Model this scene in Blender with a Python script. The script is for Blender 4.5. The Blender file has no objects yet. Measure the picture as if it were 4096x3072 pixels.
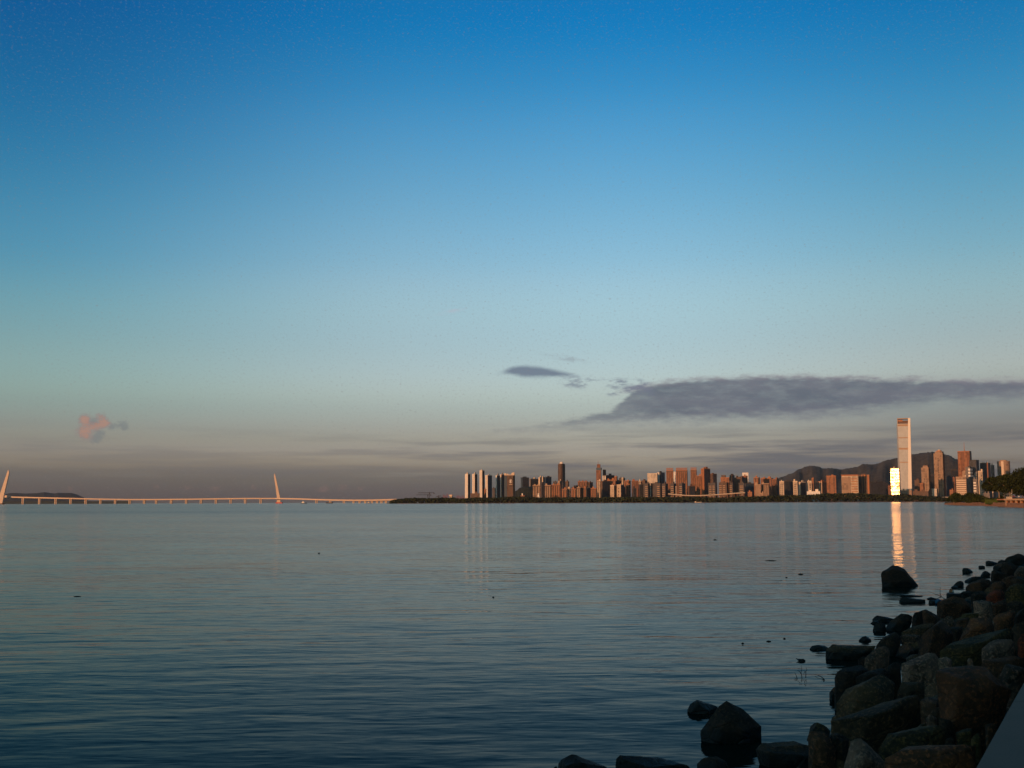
import bpy, bmesh, math, random
from mathutils import Vector, Matrix, noise

R = math.radians
SC = bpy.context.scene
COL = SC.collection
random.seed(11)

# ------------------------------------------------------------------ camera
FOC, CAMH = 4600.0, 3.2                      # focal length in photo pixels, eye height over the water
TH, RHO = math.atan((2008 - 1536) / FOC), 0.0033
_f = Vector((0, math.cos(TH), math.sin(TH)))
_r0, _u0 = Vector((1, 0, 0)), Vector((0, -math.sin(TH), math.cos(TH)))
_r = _r0 * math.cos(RHO) - _u0 * math.sin(RHO)
_u = _u0 * math.cos(RHO) + _r0 * math.sin(RHO)
CAM = Vector((0, 0, CAMH))
cam_data = bpy.data.cameras.new("camera")
cam_data.sensor_width = 36.0
cam_data.lens = 36.0 * FOC / 4096.0
cam_data.clip_start, cam_data.clip_end = 0.1, 60000.0
cam = bpy.data.objects.new("camera", cam_data)
COL.objects.link(cam)
cam.matrix_world = Matrix(((_r.x, _u.x, -_f.x, 0), (_r.y, _u.y, -_f.y, 0), (_r.z, _u.z, -_f.z, CAMH), (0, 0, 0, 1)))
SC.camera = cam


def ray(px, py):
    return _f + _r * ((px - 2048) / FOC) + _u * ((1536 - py) / FOC)


def at(px, py, D):                           # the point seen at a photo pixel, D metres ahead
    d = ray(px, py)
    return CAM + d * (D / d.y)


def onz(px, py, z=0.0):
    d = ray(px, py)
    return CAM + d * ((z - CAMH) / d.z)


def azel(px, py):
    d = ray(px, py).normalized()
    return math.degrees(math.atan2(d.x, d.y)), math.degrees(math.asin(d.z))


def hor(px):
    return 2008 - 0.0033 * (px - 2048)


# ------------------------------------------------------------------ object helpers
def tag(o, label=None, cat=None, group=None, kind=None):
    if label: o['label'] = label
    if cat: o['category'] = cat
    if group: o['group'] = group
    if kind: o['kind'] = kind
    return o


def empty(name, loc, rz=0.0):
    o = bpy.data.objects.new(name, None)
    o.empty_display_size = 0.5
    COL.objects.link(o)
    o.location = loc
    o.rotation_euler = (0, 0, rz)
    return o


class MB:
    """collects boxes, bars and prisms, links them as one mesh object"""
    def __init__(self):
        self.bm = bmesh.new()

    def box(self, x0, x1, y0, y1, z0, z1):
        v = [self.bm.verts.new(p) for p in ((x0, y0, z0), (x1, y0, z0), (x1, y1, z0), (x0, y1, z0),
                                           (x0, y0, z1), (x1, y0, z1), (x1, y1, z1), (x0, y1, z1))]
        for q in ((3, 2, 1, 0), (4, 5, 6, 7), (0, 1, 5, 4), (1, 2, 6, 5), (2, 3, 7, 6), (3, 0, 4, 7)):
            self.bm.faces.new([v[i] for i in q])
        return self

    def prism(self, pts, z0, z1, s=1.0, cx=0.0, cy=0.0):
        lo = [self.bm.verts.new((x, y, z0)) for x, y in pts]
        hi = [self.bm.verts.new((cx + (x - cx) * s, cy + (y - cy) * s, z1)) for x, y in pts]
        n = len(pts)
        self.bm.faces.new(lo[::-1])
        self.bm.faces.new(hi)
        for i in range(n):
            self.bm.faces.new((lo[i], lo[(i + 1) % n], hi[(i + 1) % n], hi[i]))
        return self

    def loft(self, rings, cap=True):
        rr = [[self.bm.verts.new(p) for p in ring] for ring in rings]
        n = len(rings[0])
        for a, b in zip(rr, rr[1:]):
            for i in range(n):
                self.bm.faces.new((a[i], a[(i + 1) % n], b[(i + 1) % n], b[i]))
        if cap:
            self.bm.faces.new(rr[0][::-1])
            self.bm.faces.new(rr[-1])
        return self

    def tube(self, pts, rad, n=6):
        pts = [Vector(p) for p in pts]
        rads = rad if isinstance(rad, (list, tuple)) else [rad] * len(pts)
        rings = []
        for i, p in enumerate(pts):
            d = (pts[min(i + 1, len(pts) - 1)] - pts[max(i - 1, 0)]).normalized()
            a = d.cross(Vector((0, 0, 1)))
            if a.length < 0.05: a = d.cross(Vector((1, 0, 0)))
            a.normalize()
            b = a.cross(d)
            rings.append([p + (a * math.cos(2 * math.pi * k / n) + b * math.sin(2 * math.pi * k / n)) * rads[i] for k in range(n)])
        return self.loft(rings)

    def dome(self, x, y, z, r, h, n=12, m=5):
        rings = []
        for j in range(m):
            a = j / m * math.pi / 2
            rings.append([(x + r * math.cos(a) * math.cos(2 * math.pi * k / n), y + r * math.cos(a) * math.sin(2 * math.pi * k / n), z + h * math.sin(a)) for k in range(n)])
        rings.append([(x + r * .05 * math.cos(2 * math.pi * k / n), y + r * .05 * math.sin(2 * math.pi * k / n), z + h) for k in range(n)])
        return self.loft(rings)

    def build(self, name, mat, parent=None, smooth=False):
        me = bpy.data.meshes.new(name)
        bmesh.ops.recalc_face_normals(self.bm, faces=self.bm.faces)
        self.bm.to_mesh(me)
        self.bm.free()
        if smooth:
            for p in me.polygons: p.use_smooth = True
        if mat: me.materials.append(mat)
        o = bpy.data.objects.new(name, me)
        COL.objects.link(o)
        o.parent = parent
        return o


def mesh_obj(name, verts, faces, mat, parent=None, smooth=False):
    me = bpy.data.meshes.new(name)
    me.from_pydata(verts, [], faces)
    me.update()
    if smooth:
        for p in me.polygons: p.use_smooth = True
    if mat: me.materials.append(mat)
    o = bpy.data.objects.new(name, me)
    COL.objects.link(o)
    o.parent = parent
    return o


# ------------------------------------------------------------------ node helpers
class NT:
    def __init__(self, tree):
        self.t = tree

    def n(self, typ, **kw):
        nd = self.t.nodes.new(typ)
        for k, v in kw.items(): setattr(nd, k, v)
        return nd

    def link(self, a, b):
        self.t.links.new(a, b)

    def setin(self, sock, v):
        if isinstance(v, bpy.types.NodeSocket): self.link(v, sock)
        else: sock.default_value = v

    def m(self, op, a, b=None, c=None, clamp=False):
        nd = self.n('ShaderNodeMath', operation=op, use_clamp=clamp)
        self.setin(nd.inputs[0], a)
        if b is not None: self.setin(nd.inputs[1], b)
        if c is not None: self.setin(nd.inputs[2], c)
        return nd.outputs[0]

    def step(self, v, lo, hi, a=0.0, b=1.0):
        nd = self.n('ShaderNodeMapRange', interpolation_type='SMOOTHSTEP')
        self.setin(nd.inputs['Value'], v)
        for k, x in (('From Min', lo), ('From Max', hi), ('To Min', a), ('To Max', b)): self.setin(nd.inputs[k], x)
        return nd.outputs['Result']

    def mix(self, f, a, b, blend='MIX'):
        nd = self.n('ShaderNodeMix', data_type='RGBA', blend_type=blend)
        self.setin(nd.inputs[0], f)
        for s, v in ((nd.inputs[6], a), (nd.inputs[7], b)):
            self.setin(s, v if isinstance(v, bpy.types.NodeSocket) else (*v[:3], 1.0))
        return nd.outputs[2]

    def noise(self, vec, scale, detail=3.0, rough=0.5, dist=0.0):
        nd = self.n('ShaderNodeTexNoise')
        if vec is not None: self.link(vec, nd.inputs['Vector'])
        nd.inputs['Scale'].default_value = scale
        nd.inputs['Detail'].default_value = detail
        nd.inputs['Roughness'].default_value = rough
        nd.inputs['Distortion'].default_value = dist
        return nd

    def xyz(self, x, y, z=0.0):
        nd = self.n('ShaderNodeCombineXYZ')
        for i, v in enumerate((x, y, z)): self.setin(nd.inputs[i], v)
        return nd.outputs[0]

    def sep(self, v):
        nd = self.n('ShaderNodeSeparateXYZ')
        self.link(v, nd.inputs[0])
        return nd.outputs

    def mapping(self, v, scale=(1, 1, 1), rot=(0, 0, 0), loc=(0, 0, 0)):
        nd = self.n('ShaderNodeMapping')
        self.link(v, nd.inputs[0])
        nd.inputs['Scale'].default_value = scale
        nd.inputs['Rotation'].default_value = rot
        nd.inputs['Location'].default_value = loc
        return nd.outputs[0]


def new_mat(name):
    mt = bpy.data.materials.new(name)
    mt.use_nodes = True
    t = NT(mt.node_tree)
    return mt, t, mt.node_tree.nodes['Principled BSDF']


def lin(r, g, b):
    f = lambda c: ((c / 255 + 0.055) / 1.055) ** 2.4 if c > 10.3 else c / 255 / 12.92
    return (f(r), f(g), f(b))


# ------------------------------------------------------------------ sun and sky
SUN_AZ, SUN_EL = 218.0, 4.0
sd = Vector((math.sin(R(SUN_AZ)) * math.cos(R(SUN_EL)), math.cos(R(SUN_AZ)) * math.cos(R(SUN_EL)), math.sin(R(SUN_EL))))
sl = bpy.data.lights.new("sun", 'SUN')
sl.energy = 3.7
sl.angle = R(0.5)
sl.color = (1.0, 0.50, 0.25)
so = bpy.data.objects.new("sun", sl)
COL.objects.link(so)
so.rotation_euler = sd.to_track_quat('Z', 'Y').to_euler()
so.location = (0, 0, 60)

world = bpy.data.worlds.new("World")
SC.world = world
world.use_nodes = True
W = NT(world.node_tree)
bg = world.node_tree.nodes['Background']
sky = W.n('ShaderNodeTexSky', sky_type='NISHITA', sun_disc=False)
sky.sun_elevation, sky.sun_rotation = R(SUN_EL), R(SUN_AZ)
sky.altitude = 0
dirv = W.n('ShaderNodeTexCoord').outputs['Generated']
sx, sy, sz = W.sep(dirv)
AZ = W.m('MULTIPLY', W.m('ARCTAN2', sx, sy), 57.29578)
EL = W.m('MULTIPLY', W.m('ARCSINE', sz), 57.29578)


def fcurve(x, pts, lo, hi):                  # a float curve through (x in 0..1, y) points
    nd = W.n('ShaderNodeFloatCurve')
    nd.mapping.extend = 'HORIZONTAL'
    c = nd.mapping.curves[0]
    pts = sorted(pts)
    P = [(min(max(a, 0), 1), (b - lo) / (hi - lo)) for a, b in pts]
    c.points[0].location = P[0]
    c.points[-1].location = P[-1]
    for p in P[1:-1]: c.points.new(*p)
    nd.mapping.update()
    W.setin(nd.inputs['Value'], x)
    return W.m('MULTIPLY_ADD', nd.outputs[0], hi - lo, lo)


# tint of the evening air by height over the horizon (low dusk band, clear blue above)
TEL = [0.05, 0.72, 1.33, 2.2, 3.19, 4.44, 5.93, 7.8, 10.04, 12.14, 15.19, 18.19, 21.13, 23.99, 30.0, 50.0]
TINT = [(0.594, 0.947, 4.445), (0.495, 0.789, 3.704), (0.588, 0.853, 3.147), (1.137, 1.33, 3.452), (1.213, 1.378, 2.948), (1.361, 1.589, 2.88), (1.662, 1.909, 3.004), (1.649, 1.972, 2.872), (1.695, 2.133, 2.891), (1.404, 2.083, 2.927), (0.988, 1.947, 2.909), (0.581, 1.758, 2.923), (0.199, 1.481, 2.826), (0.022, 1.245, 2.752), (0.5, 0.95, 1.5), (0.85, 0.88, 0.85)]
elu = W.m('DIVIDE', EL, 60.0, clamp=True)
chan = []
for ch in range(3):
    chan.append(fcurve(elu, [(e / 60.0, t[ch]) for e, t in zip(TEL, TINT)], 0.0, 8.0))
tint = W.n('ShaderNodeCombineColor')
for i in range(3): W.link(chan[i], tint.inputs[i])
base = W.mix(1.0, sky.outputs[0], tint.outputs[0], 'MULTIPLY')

# sky colour darkened towards both sides like lens falloff, more teal on the left
L_ = W.mix(W.step(EL, 11.5, 20.0), W.mix(W.step(EL, 6.5, 12.0), W.mix(W.step(EL, 2.0, 6.5), (0.95, 0.95, 0.95), (0.72, 0.89, 0.85)), (0.40, 0.75, 0.86)), (0.18, 0.63, 0.77))
R_ = W.mix(W.step(EL, 11.5, 20.0), W.mix(W.step(EL, 6.5, 12.0), W.mix(W.step(EL, 4.0, 6.5), (0.52, 0.52, 0.56), (0.78, 0.70, 0.66)), (0.64, 0.71, 0.69)), (0.49, 0.73, 0.74))
base = W.mix(W.step(AZ, -4.0, -25.0), base, W.mix(1.0, base, L_, 'MULTIPLY'))
base = W.mix(W.step(AZ, 3.0, 25.0), base, W.mix(1.0, base, R_, 'MULTIPLY'))

UAZ = W.m('MULTIPLY_ADD', AZ, 1 / 60.0, 0.5)


def edge(pts):                               # cloud outline given as photo pixels
    q = [azel(*p) for p in pts]
    return fcurve(UAZ, [((a + 30) / 60.0, e) for a, e in q], 0.0, 10.0)


cv = W.xyz(AZ, EL, 0.0)
n_big = W.noise(W.mapping(cv, (0.22, 1.1, 1)), 1.0, 5, 0.6).outputs[0]
n_fine = W.noise(W.mapping(cv, (0.8, 2.6, 1)), 1.0, 7, 0.66).outputs[0]
n_streak = W.noise(W.mapping(cv, (0.10, 1.6, 1), (0, 0, R(-1.2))), 1.0, 5, 0.55).outputs[0]
nb, nf = W.m('SUBTRACT', n_big, 0.5), W.m('SUBTRACT', n_fine, 0.5)


def bank(top, bot, soft_t, soft_b, a_t, a_b):
    t = W.m('ADD', W.m('SUBTRACT', edge(top), EL), W.m('MULTIPLY', nf, a_t))
    b = W.m('ADD', W.m('SUBTRACT', EL, edge(bot)), W.m('MULTIPLY', nf, a_b))
    a0, a1 = azel(*min(top))[0], azel(*max(top))[0]
    return W.m('MULTIPLY', W.m('MULTIPLY', W.step(t, -0.06, soft_t), W.step(b, -0.06, soft_b)), W.m('MULTIPLY', W.step(AZ, a0 - 0.2, a0 + 1.0), W.step(AZ, a1 + 0.2, a1 - 0.6)))


STR = 10.0                                   # background strength is 0.1
def sc_(c): return tuple(x * STR for x in lin(*c))
colr = base
# long streaks low in the sky, stronger to the right
low = W.m('MULTIPLY', W.step(EL, 0.6, 1.6), W.step(EL, 4.2, 2.2))
colr = W.mix(W.m('MULTIPLY', W.m('MULTIPLY', W.step(n_streak, 0.43, 0.62), low), W.step(AZ, -14.0, 12.0, 0.28, 0.85)), colr, sc_((88, 95, 104)))
colr = W.mix(W.m('MULTIPLY', W.m('MULTIPLY', W.step(n_streak, 0.50, 0.34), low), W.step(AZ, -20.0, 0.0, 0.10, 0.30)), colr, sc_((150, 150, 143)))
# main grey bank on the right with its tail to the left
main = bank([(1750, 1746), (1900, 1729), (2100, 1702), (2300, 1666), (2440, 1634), (2500, 1584), (2560, 1539), (2700, 1516), (2900, 1504), (3200, 1498), (3500, 1506), (3800, 1512), (4900, 1502)],
            [(1750, 1764), (1900, 1757), (2100, 1748), (2300, 1734), (2500, 1717), (2700, 1712), (2900, 1706), (3200, 1696), (3400, 1680), (3600, 1654), (3800, 1630), (4900, 1628)],
            0.30, 0.85, 0.80, 0.85)
colr = W.mix(W.m('MULTIPLY', main, W.m('MULTIPLY', W.step(n_fine, 0.25, 0.6, 0.72, 0.92), W.step(AZ, azel(1850, 1740)[0], azel(2750, 1700)[0], 0.40, 1.0))), colr, W.mix(W.step(n_big, 0.3, 0.7), sc_((86, 97, 113)), sc_((102, 107, 121))))
rim = bank([(2450, 1560), (2560, 1530), (2700, 1508), (2900, 1496), (3200, 1490), (3500, 1498), (3800, 1502), (4900, 1492)],
           [(2450, 1600), (2560, 1566), (2700, 1540), (2900, 1526), (3200, 1522), (3500, 1530), (3800, 1538), (4900, 1530)], 0.3, 0.3, 0.5, 0.5)
colr = W.mix(W.m('MULTIPLY', rim, 0.42), colr, sc_((158, 148, 155)))
# small grey cloud and its torn trail
small = bank([(1960, 1500), (2010, 1480), (2060, 1462), (2120, 1458), (2200, 1470), (2280, 1488), (2340, 1500)],
             [(1960, 1502), (2010, 1500), (2080, 1510), (2160, 1514), (2230, 1512), (2290, 1505), (2340, 1502)], 0.22, 0.22, 0.22, 0.30)
colr = W.mix(W.m('MULTIPLY', small, 0.85), colr, sc_((98, 112, 134)))
torn = W.m('MULTIPLY', bank([(2200, 1506), (2330, 1500), (2450, 1508), (2620, 1515)], [(2200, 1540), (2330, 1560), (2450, 1590), (2620, 1600)], 0.25, 0.25, 0.3, 0.3), W.step(n_fine, 0.45, 0.62))
colr = W.mix(W.m('MULTIPLY', torn, 0.78), colr, sc_((112, 121, 140)))
wisp = W.m('MULTIPLY', bank([(2150, 1412), (2250, 1418), (2360, 1446)], [(2150, 1420), (2250, 1444), (2360, 1462)], 0.16, 0.16, 0.2, 0.2), W.step(n_fine, 0.35, 0.65))
colr = W.mix(W.m('MULTIPLY', wisp, 0.5), colr, sc_((138, 146, 156)))
wisp2 = W.m('MULTIPLY', bank([(1700, 1262), (1790, 1240), (1890, 1212)], [(1700, 1272), (1790, 1256), (1890, 1226)], 0.16, 0.16, 0.2, 0.2), W.step(n_fine, 0.42, 0.66))
colr = W.mix(W.m('MULTIPLY', wisp2, 0.35), colr, sc_((190, 175, 190)))


PN = W.noise(W.mapping(cv, (8, 10, 1)), 1.0, 5, 0.68).outputs[0]


def puffs(lst, k=1.0):                        # (px, py, rx, ry) soft lumps
    out = None
    for px, py, rx, ry in lst:
        a, e = azel(px, py)
        s = math.degrees(1 / FOC)
        dx = W.m('DIVIDE', W.m('SUBTRACT', AZ, a), rx * s * 1.45)
        dy = W.m('DIVIDE', W.m('SUBTRACT', EL, e), ry * s * 1.45)
        d = W.m('SUBTRACT', 1.0, W.m('SQRT', W.m('ADD', W.m('MULTIPLY', dx, dx), W.m('MULTIPLY', dy, dy))), clamp=True)
        out = d if out is None else W.m('ADD', out, d)
    return W.m('ADD', out, W.m('MULTIPLY', W.m('SUBTRACT', PN, 0.5), 2.0 * k))


dk = puffs([(382, 1758, 24, 16), (398, 1734, 22, 16), (490, 1698, 22, 14), (500, 1714, 14, 9), (372, 1690, 26, 20), (448, 1706, 16, 14)])
colr = W.mix(W.m('MULTIPLY', W.step(dk, 0.05, 0.85), 0.6), colr, sc_((112, 122, 126)))
pk = puffs([(342, 1672, 22, 18), (336, 1684, 20, 16), (402, 1668, 22, 16), (424, 1690, 22, 16), (398, 1700, 32, 16), (364, 1712, 32, 18), (326, 1724, 24, 20), (348, 1746, 26, 18)])
colr = W.mix(W.m('MULTIPLY', W.step(pk, 0.05, 0.95), 0.72), colr, W.mix(W.step(pk, 0.5, 1.3), sc_((144, 127, 125)), sc_((178, 130, 113))))
# faint rosy heads of far clouds along the left horizon
fr = puffs([(1015, 1950, 16, 12), (750, 1952, 18, 12), (860, 1955, 26, 16), (1302, 1950, 22, 14), (1285, 1962, 26, 10), (1370, 1950, 24, 14), (1440, 1955, 18, 12), (280, 1955, 16, 12), (625, 1945, 14, 10)])
colr = W.mix(W.m('MULTIPLY', W.step(fr, 0.2, 1.2), 0.20), colr, sc_((160, 118, 108)))
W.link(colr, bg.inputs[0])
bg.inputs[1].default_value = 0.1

SC.view_settings.view_transform = 'Standard'
SC.view_settings.look = 'None'
SC.view_settings.exposure = 0.0
SC.view_settings.gamma = 1.0
SC.render.engine = 'CYCLES'
SC.cycles.use_denoising = True
SC.cycles.max_bounces = 4
SC.cycles.sample_clamp_indirect = 12.0

# ------------------------------------------------------------------ water
def water_mat():
    mt, t, p = new_mat("bay_water")
    pos = t.n('ShaderNodeNewGeometry').outputs['Position']
    # waves: crests lie nearly across the view
    a = t.mapping(pos, (0.95, 2.5, 1), (0, 0, R(-8)))
    b = t.mapping(pos, (0.40, 0.95, 1), (0, 0, R(-13)))
    c = t.mapping(pos, (2.2, 6.0, 1), (0, 0, R(6)))
    h = t.m('MULTIPLY', t.noise(a, 1.0, 2, 0.45, 0.4).outputs[0], 0.017)
    h = t.m('MULTIPLY_ADD', t.noise(b, 1.0, 1, 0.4, 0.3).outputs[0], 0.038, h)
    h = t.m('MULTIPLY_ADD', t.noise(c, 1.0, 1, 0.4).outputs[0], 0.004, h)
    # calmer and rougher patches of the bay surface
    patch = t.noise(t.mapping(pos, (0.012, 0.035, 1)), 1.0, 3, 0.55).outputs[0]
    far = t.noise(t.mapping(pos, (0.0006, 0.0042, 1)), 1.0, 3, 0.6).outputs[0]
    bump = t.n('ShaderNodeBump')
    bump.inputs['Distance'].default_value = 1.0
    t.link(t.step(patch, 0.3, 0.7, 0.55, 1.25), bump.inputs['Strength'])
    t.link(h, bump.inputs['Height'])
    # fine ripples as small random slopes
    r1 = t.noise(t.mapping(pos, (1.6, 4.5, 1)), 1.0, 3, 0.6)
    s = t.n('ShaderNodeSeparateColor')
    t.link(r1.outputs['Color'], s.inputs[0])
    py_ = t.sep(pos)[1]
    zone = t.m('ADD', t.step(py_, 25.0, 120.0, 0.35, 1.0), t.step(t.m('ADD', py_, t.m('MULTIPLY', far, 320.0)), 330.0, 640.0, 0.0, 1.3))
    amp = t.m('MULTIPLY', t.step(far, 0.40, 0.66, 0.33, 0.54), zone)
    sx_ = t.m('MULTIPLY', t.m('SUBTRACT', s.outputs[0], 0.5), t.m('MULTIPLY', amp, 0.45))
    v_ = t.m('SUBTRACT', s.outputs[1], 0.5)
    # of the little wave faces those leaning towards the shore are the ones that show
    sy_ = t.m('MULTIPLY', t.m('SUBTRACT', t.m('MULTIPLY', v_, 0.3), t.m('ABSOLUTE', v_)), amp)
    add = t.n('ShaderNodeVectorMath', operation='ADD')
    t.link(bump.outputs[0], add.inputs[0])
    t.link(t.xyz(sx_, sy_, 0.0), add.inputs[1])
    # slow undulations that break the long reflections
    r2 = t.noise(t.mapping(pos, (0.13, 0.34, 1), (0, 0, R(-5))), 1.0, 2, 0.5, 0.5)
    s2_ = t.n('ShaderNodeSeparateColor')
    t.link(r2.outputs['Color'], s2_.inputs[0])
    add2 = t.n('ShaderNodeVectorMath', operation='ADD')
    t.link(add.outputs[0], add2.inputs[0])
    t.link(t.xyz(t.m('MULTIPLY', t.m('SUBTRACT', s2_.outputs[0], 0.5), 0.07), t.m('MULTIPLY', t.m('SUBTRACT', s2_.outputs[1], 0.57), 0.07), 0.0), add2.inputs[1])
    nrm = t.n('ShaderNodeVectorMath', operation='NORMALIZE')
    t.link(add2.outputs[0], nrm.inputs[0])
    t.link(nrm.outputs[0], p.inputs['Normal'])
    p.inputs['Base Color'].default_value = (0.006, 0.016, 0.013, 1)
    p.inputs['Roughness'].default_value = 0.06
    p.inputs['IOR'].default_value = 1.065
    p.inputs['Specular Tint'].default_value = (0.96, 1.0, 0.93, 1)
    return mt


wt = mesh_obj("water", [(-16000, -400, 0), (16000, -400, 0), (16000, 26000, 0), (-16000, 26000, 0)], [(0, 1, 2, 3)], water_mat())
tag(wt, "calm blue-grey bay water with low ripples", None, None, 'structure')

# ------------------------------------------------------------------ sea wall, bank, added shade ridge behind the camera
WA = onz(3905, 3072, 1.6)
WB = onz(4096, 2730, 1.6)
WD = Vector((WB.x - WA.x, WB.y - WA.y, 0)).normalized()      # along the wall, away from the camera
WN = Vector((-WD.y, WD.x, 0))                                # towards the water


def wpt(s, t, z):
    p = WA + WD * s + WN * t
    return Vector((p.x, p.y, z))


def bank_z(t):
    return 1.2 - (t - 0.1) * 0.285


def on_bank(px, py, off=0.0):
    d = ray(px, py)
    lo = 2.0
    while lo < 160:
        p = CAM + d * (lo / d.y)
        q = Vector((p.x - WA.x, p.y - WA.y, 0))
        if p.z <= max(bank_z(q.dot(WN)), 0.0) + off:
            return p
        lo += 0.05
    return p


def concrete_mat(name, colr, joint=True):
    mt, t, p = new_mat(name)
    tc = t.n('ShaderNodeTexCoord').outputs['Object']
    n = t.noise(tc, 1.7, 6, 0.65).outputs[0]
    g = t.noise(tc, 60, 2, 0.6).outputs[0]
    cc = t.mix(t.m('MULTIPLY_ADD', n, 0.6, t.m('MULTIPLY', g, 0.5), clamp=True), tuple(x * 0.55 for x in colr), tuple(x * 1.3 for x in colr))
    bmp = t.n('ShaderNodeBump')
    bmp.inputs['Strength'].default_value = 0.35
    bmp.inputs['Distance'].default_value = 0.01
    t.link(g, bmp.inputs['Height'])
    t.link(bmp.outputs[0], p.inputs['Normal'])
    t.link(cc, p.inputs['Base Color'])
    p.inputs['Roughness'].default_value = 0.8
    return mt


pave_m = concrete_mat("paving_concrete", (0.19, 0.125, 0.088))
# the promenade in slabs 5 m long with narrow open joints
pv = MB()
js = (onz(4060, 2804, 1.6) - WA).dot(WD)
rot = math.atan2(WD.y, WD.x)
for i in range(-6, 40):
    pv.box(js + i * 5 + 0.006, js + i * 5 + 4.994, -6.0, 0.0, 1.25, 1.6)
pav = pv.build("pavement", pave_m)
pav.location = (WA.x, WA.y, 0)
pav.rotation_euler = (0, 0, rot)
tag(pav, "grey concrete promenade paving along the top of the rocky bank", None, None, 'structure')
swl = MB()
swl.box(js - 30, js + 200, -6.3, -0.06, -1.2, 1.245)
swall = swl.build("sea_wall", concrete_mat("wall_concrete", (0.10, 0.10, 0.095)))
swall.location = (WA.x, WA.y, 0)
swall.rotation_euler = (0, 0, rot)
tag(swall, "low concrete sea wall carrying the promenade paving above the boulders", "wall")


def earth_mat(name, c1, c2, scale=0.6):
    mt, t, p = new_mat(name)
    pos = t.n('ShaderNodeNewGeometry').outputs['Position']
    n = t.noise(pos, scale, 6, 0.65).outputs[0]
    t.link(t.mix(t.step(n, 0.3, 0.7), c1, c2), p.inputs['Base Color'])
    p.inputs['Roughness'].default_value = 0.95
    b_ = t.n('ShaderNodeBump')
    b_.inputs['Distance'].default_value = 0.4 / max(scale, 0.05) * 0.25
    t.link(n, b_.inputs['Height'])
    t.link(b_.outputs[0], p.inputs['Normal'])
    return mt


# bank under the boulders
vs, fs = [], []
S_, T_ = 120, 26
for i in range(S_ + 1):
    for j in range(T_ + 1):
        s = -25 + i * 1.6
        t_ = -0.06 + j * 0.34
        p = wpt(s, t_, 0)
        p.z = bank_z(t_) - 0.62 + 0.22 * noise.noise(Vector((s * 1.3, t_ * 1.3, 0)))
        vs.append(p)
for i in range(S_):
    for j in range(T_):
        a = i * (T_ + 1) + j
        fs.append((a, a + 1, a + T_ + 2, a + T_ + 1))
bk = mesh_obj("ground", vs, fs, earth_mat("bank_soil", (0.016, 0.012, 0.007), (0.05, 0.038, 0.024), 5.0), smooth=True)
tag(bk, "dark stony bank under the boulders", None, None, 'structure')

# unseen wooded ridge, added behind the camera to keep the shore in shade
vs, fs = [], []
N1, N2 = 60, 24
rd = Vector((-sd.x, -sd.y, 0)).normalized()
rp = Vector((rd.y, -rd.x, 0))
rc = Vector((sd.x, sd.y, 0)).normalized() * 120 + rp * 8
for i in range(N1 + 1):
    for j in range(N2 + 1):
        a = -170 + 340 * i / N1
        b = -60 + 120 * j / N2
        p = rc + rp * a + rd * b
        hh = math.exp(-(b / 26) ** 2) * (1 - abs(a / 172) ** 4)
        z = -1.2 + 23 * hh * (0.85 + 0.3 * noise.noise(Vector((a * 0.035, b * 0.05, 3)))) + 2.2 * hh * noise.noise(Vector((a * 0.3, b * 0.3, 7)))
        vs.append((p.x, p.y, z))
for i in range(N1):
    for j in range(N2):
        a = i * (N2 + 1) + j
        fs.append((a, a + 1, a + N2 + 2, a + N2 + 1))
hp = mesh_obj("hills", vs, fs, earth_mat("shade_ridge", (0.012, 0.02, 0.008), (0.04, 0.055, 0.02), 0.4), smooth=True)
tag(hp, "unseen ridge added behind the viewer to shade the near shore", None, None, 'structure')

# ------------------------------------------------------------------ boulders
ROCKM = {}


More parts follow.
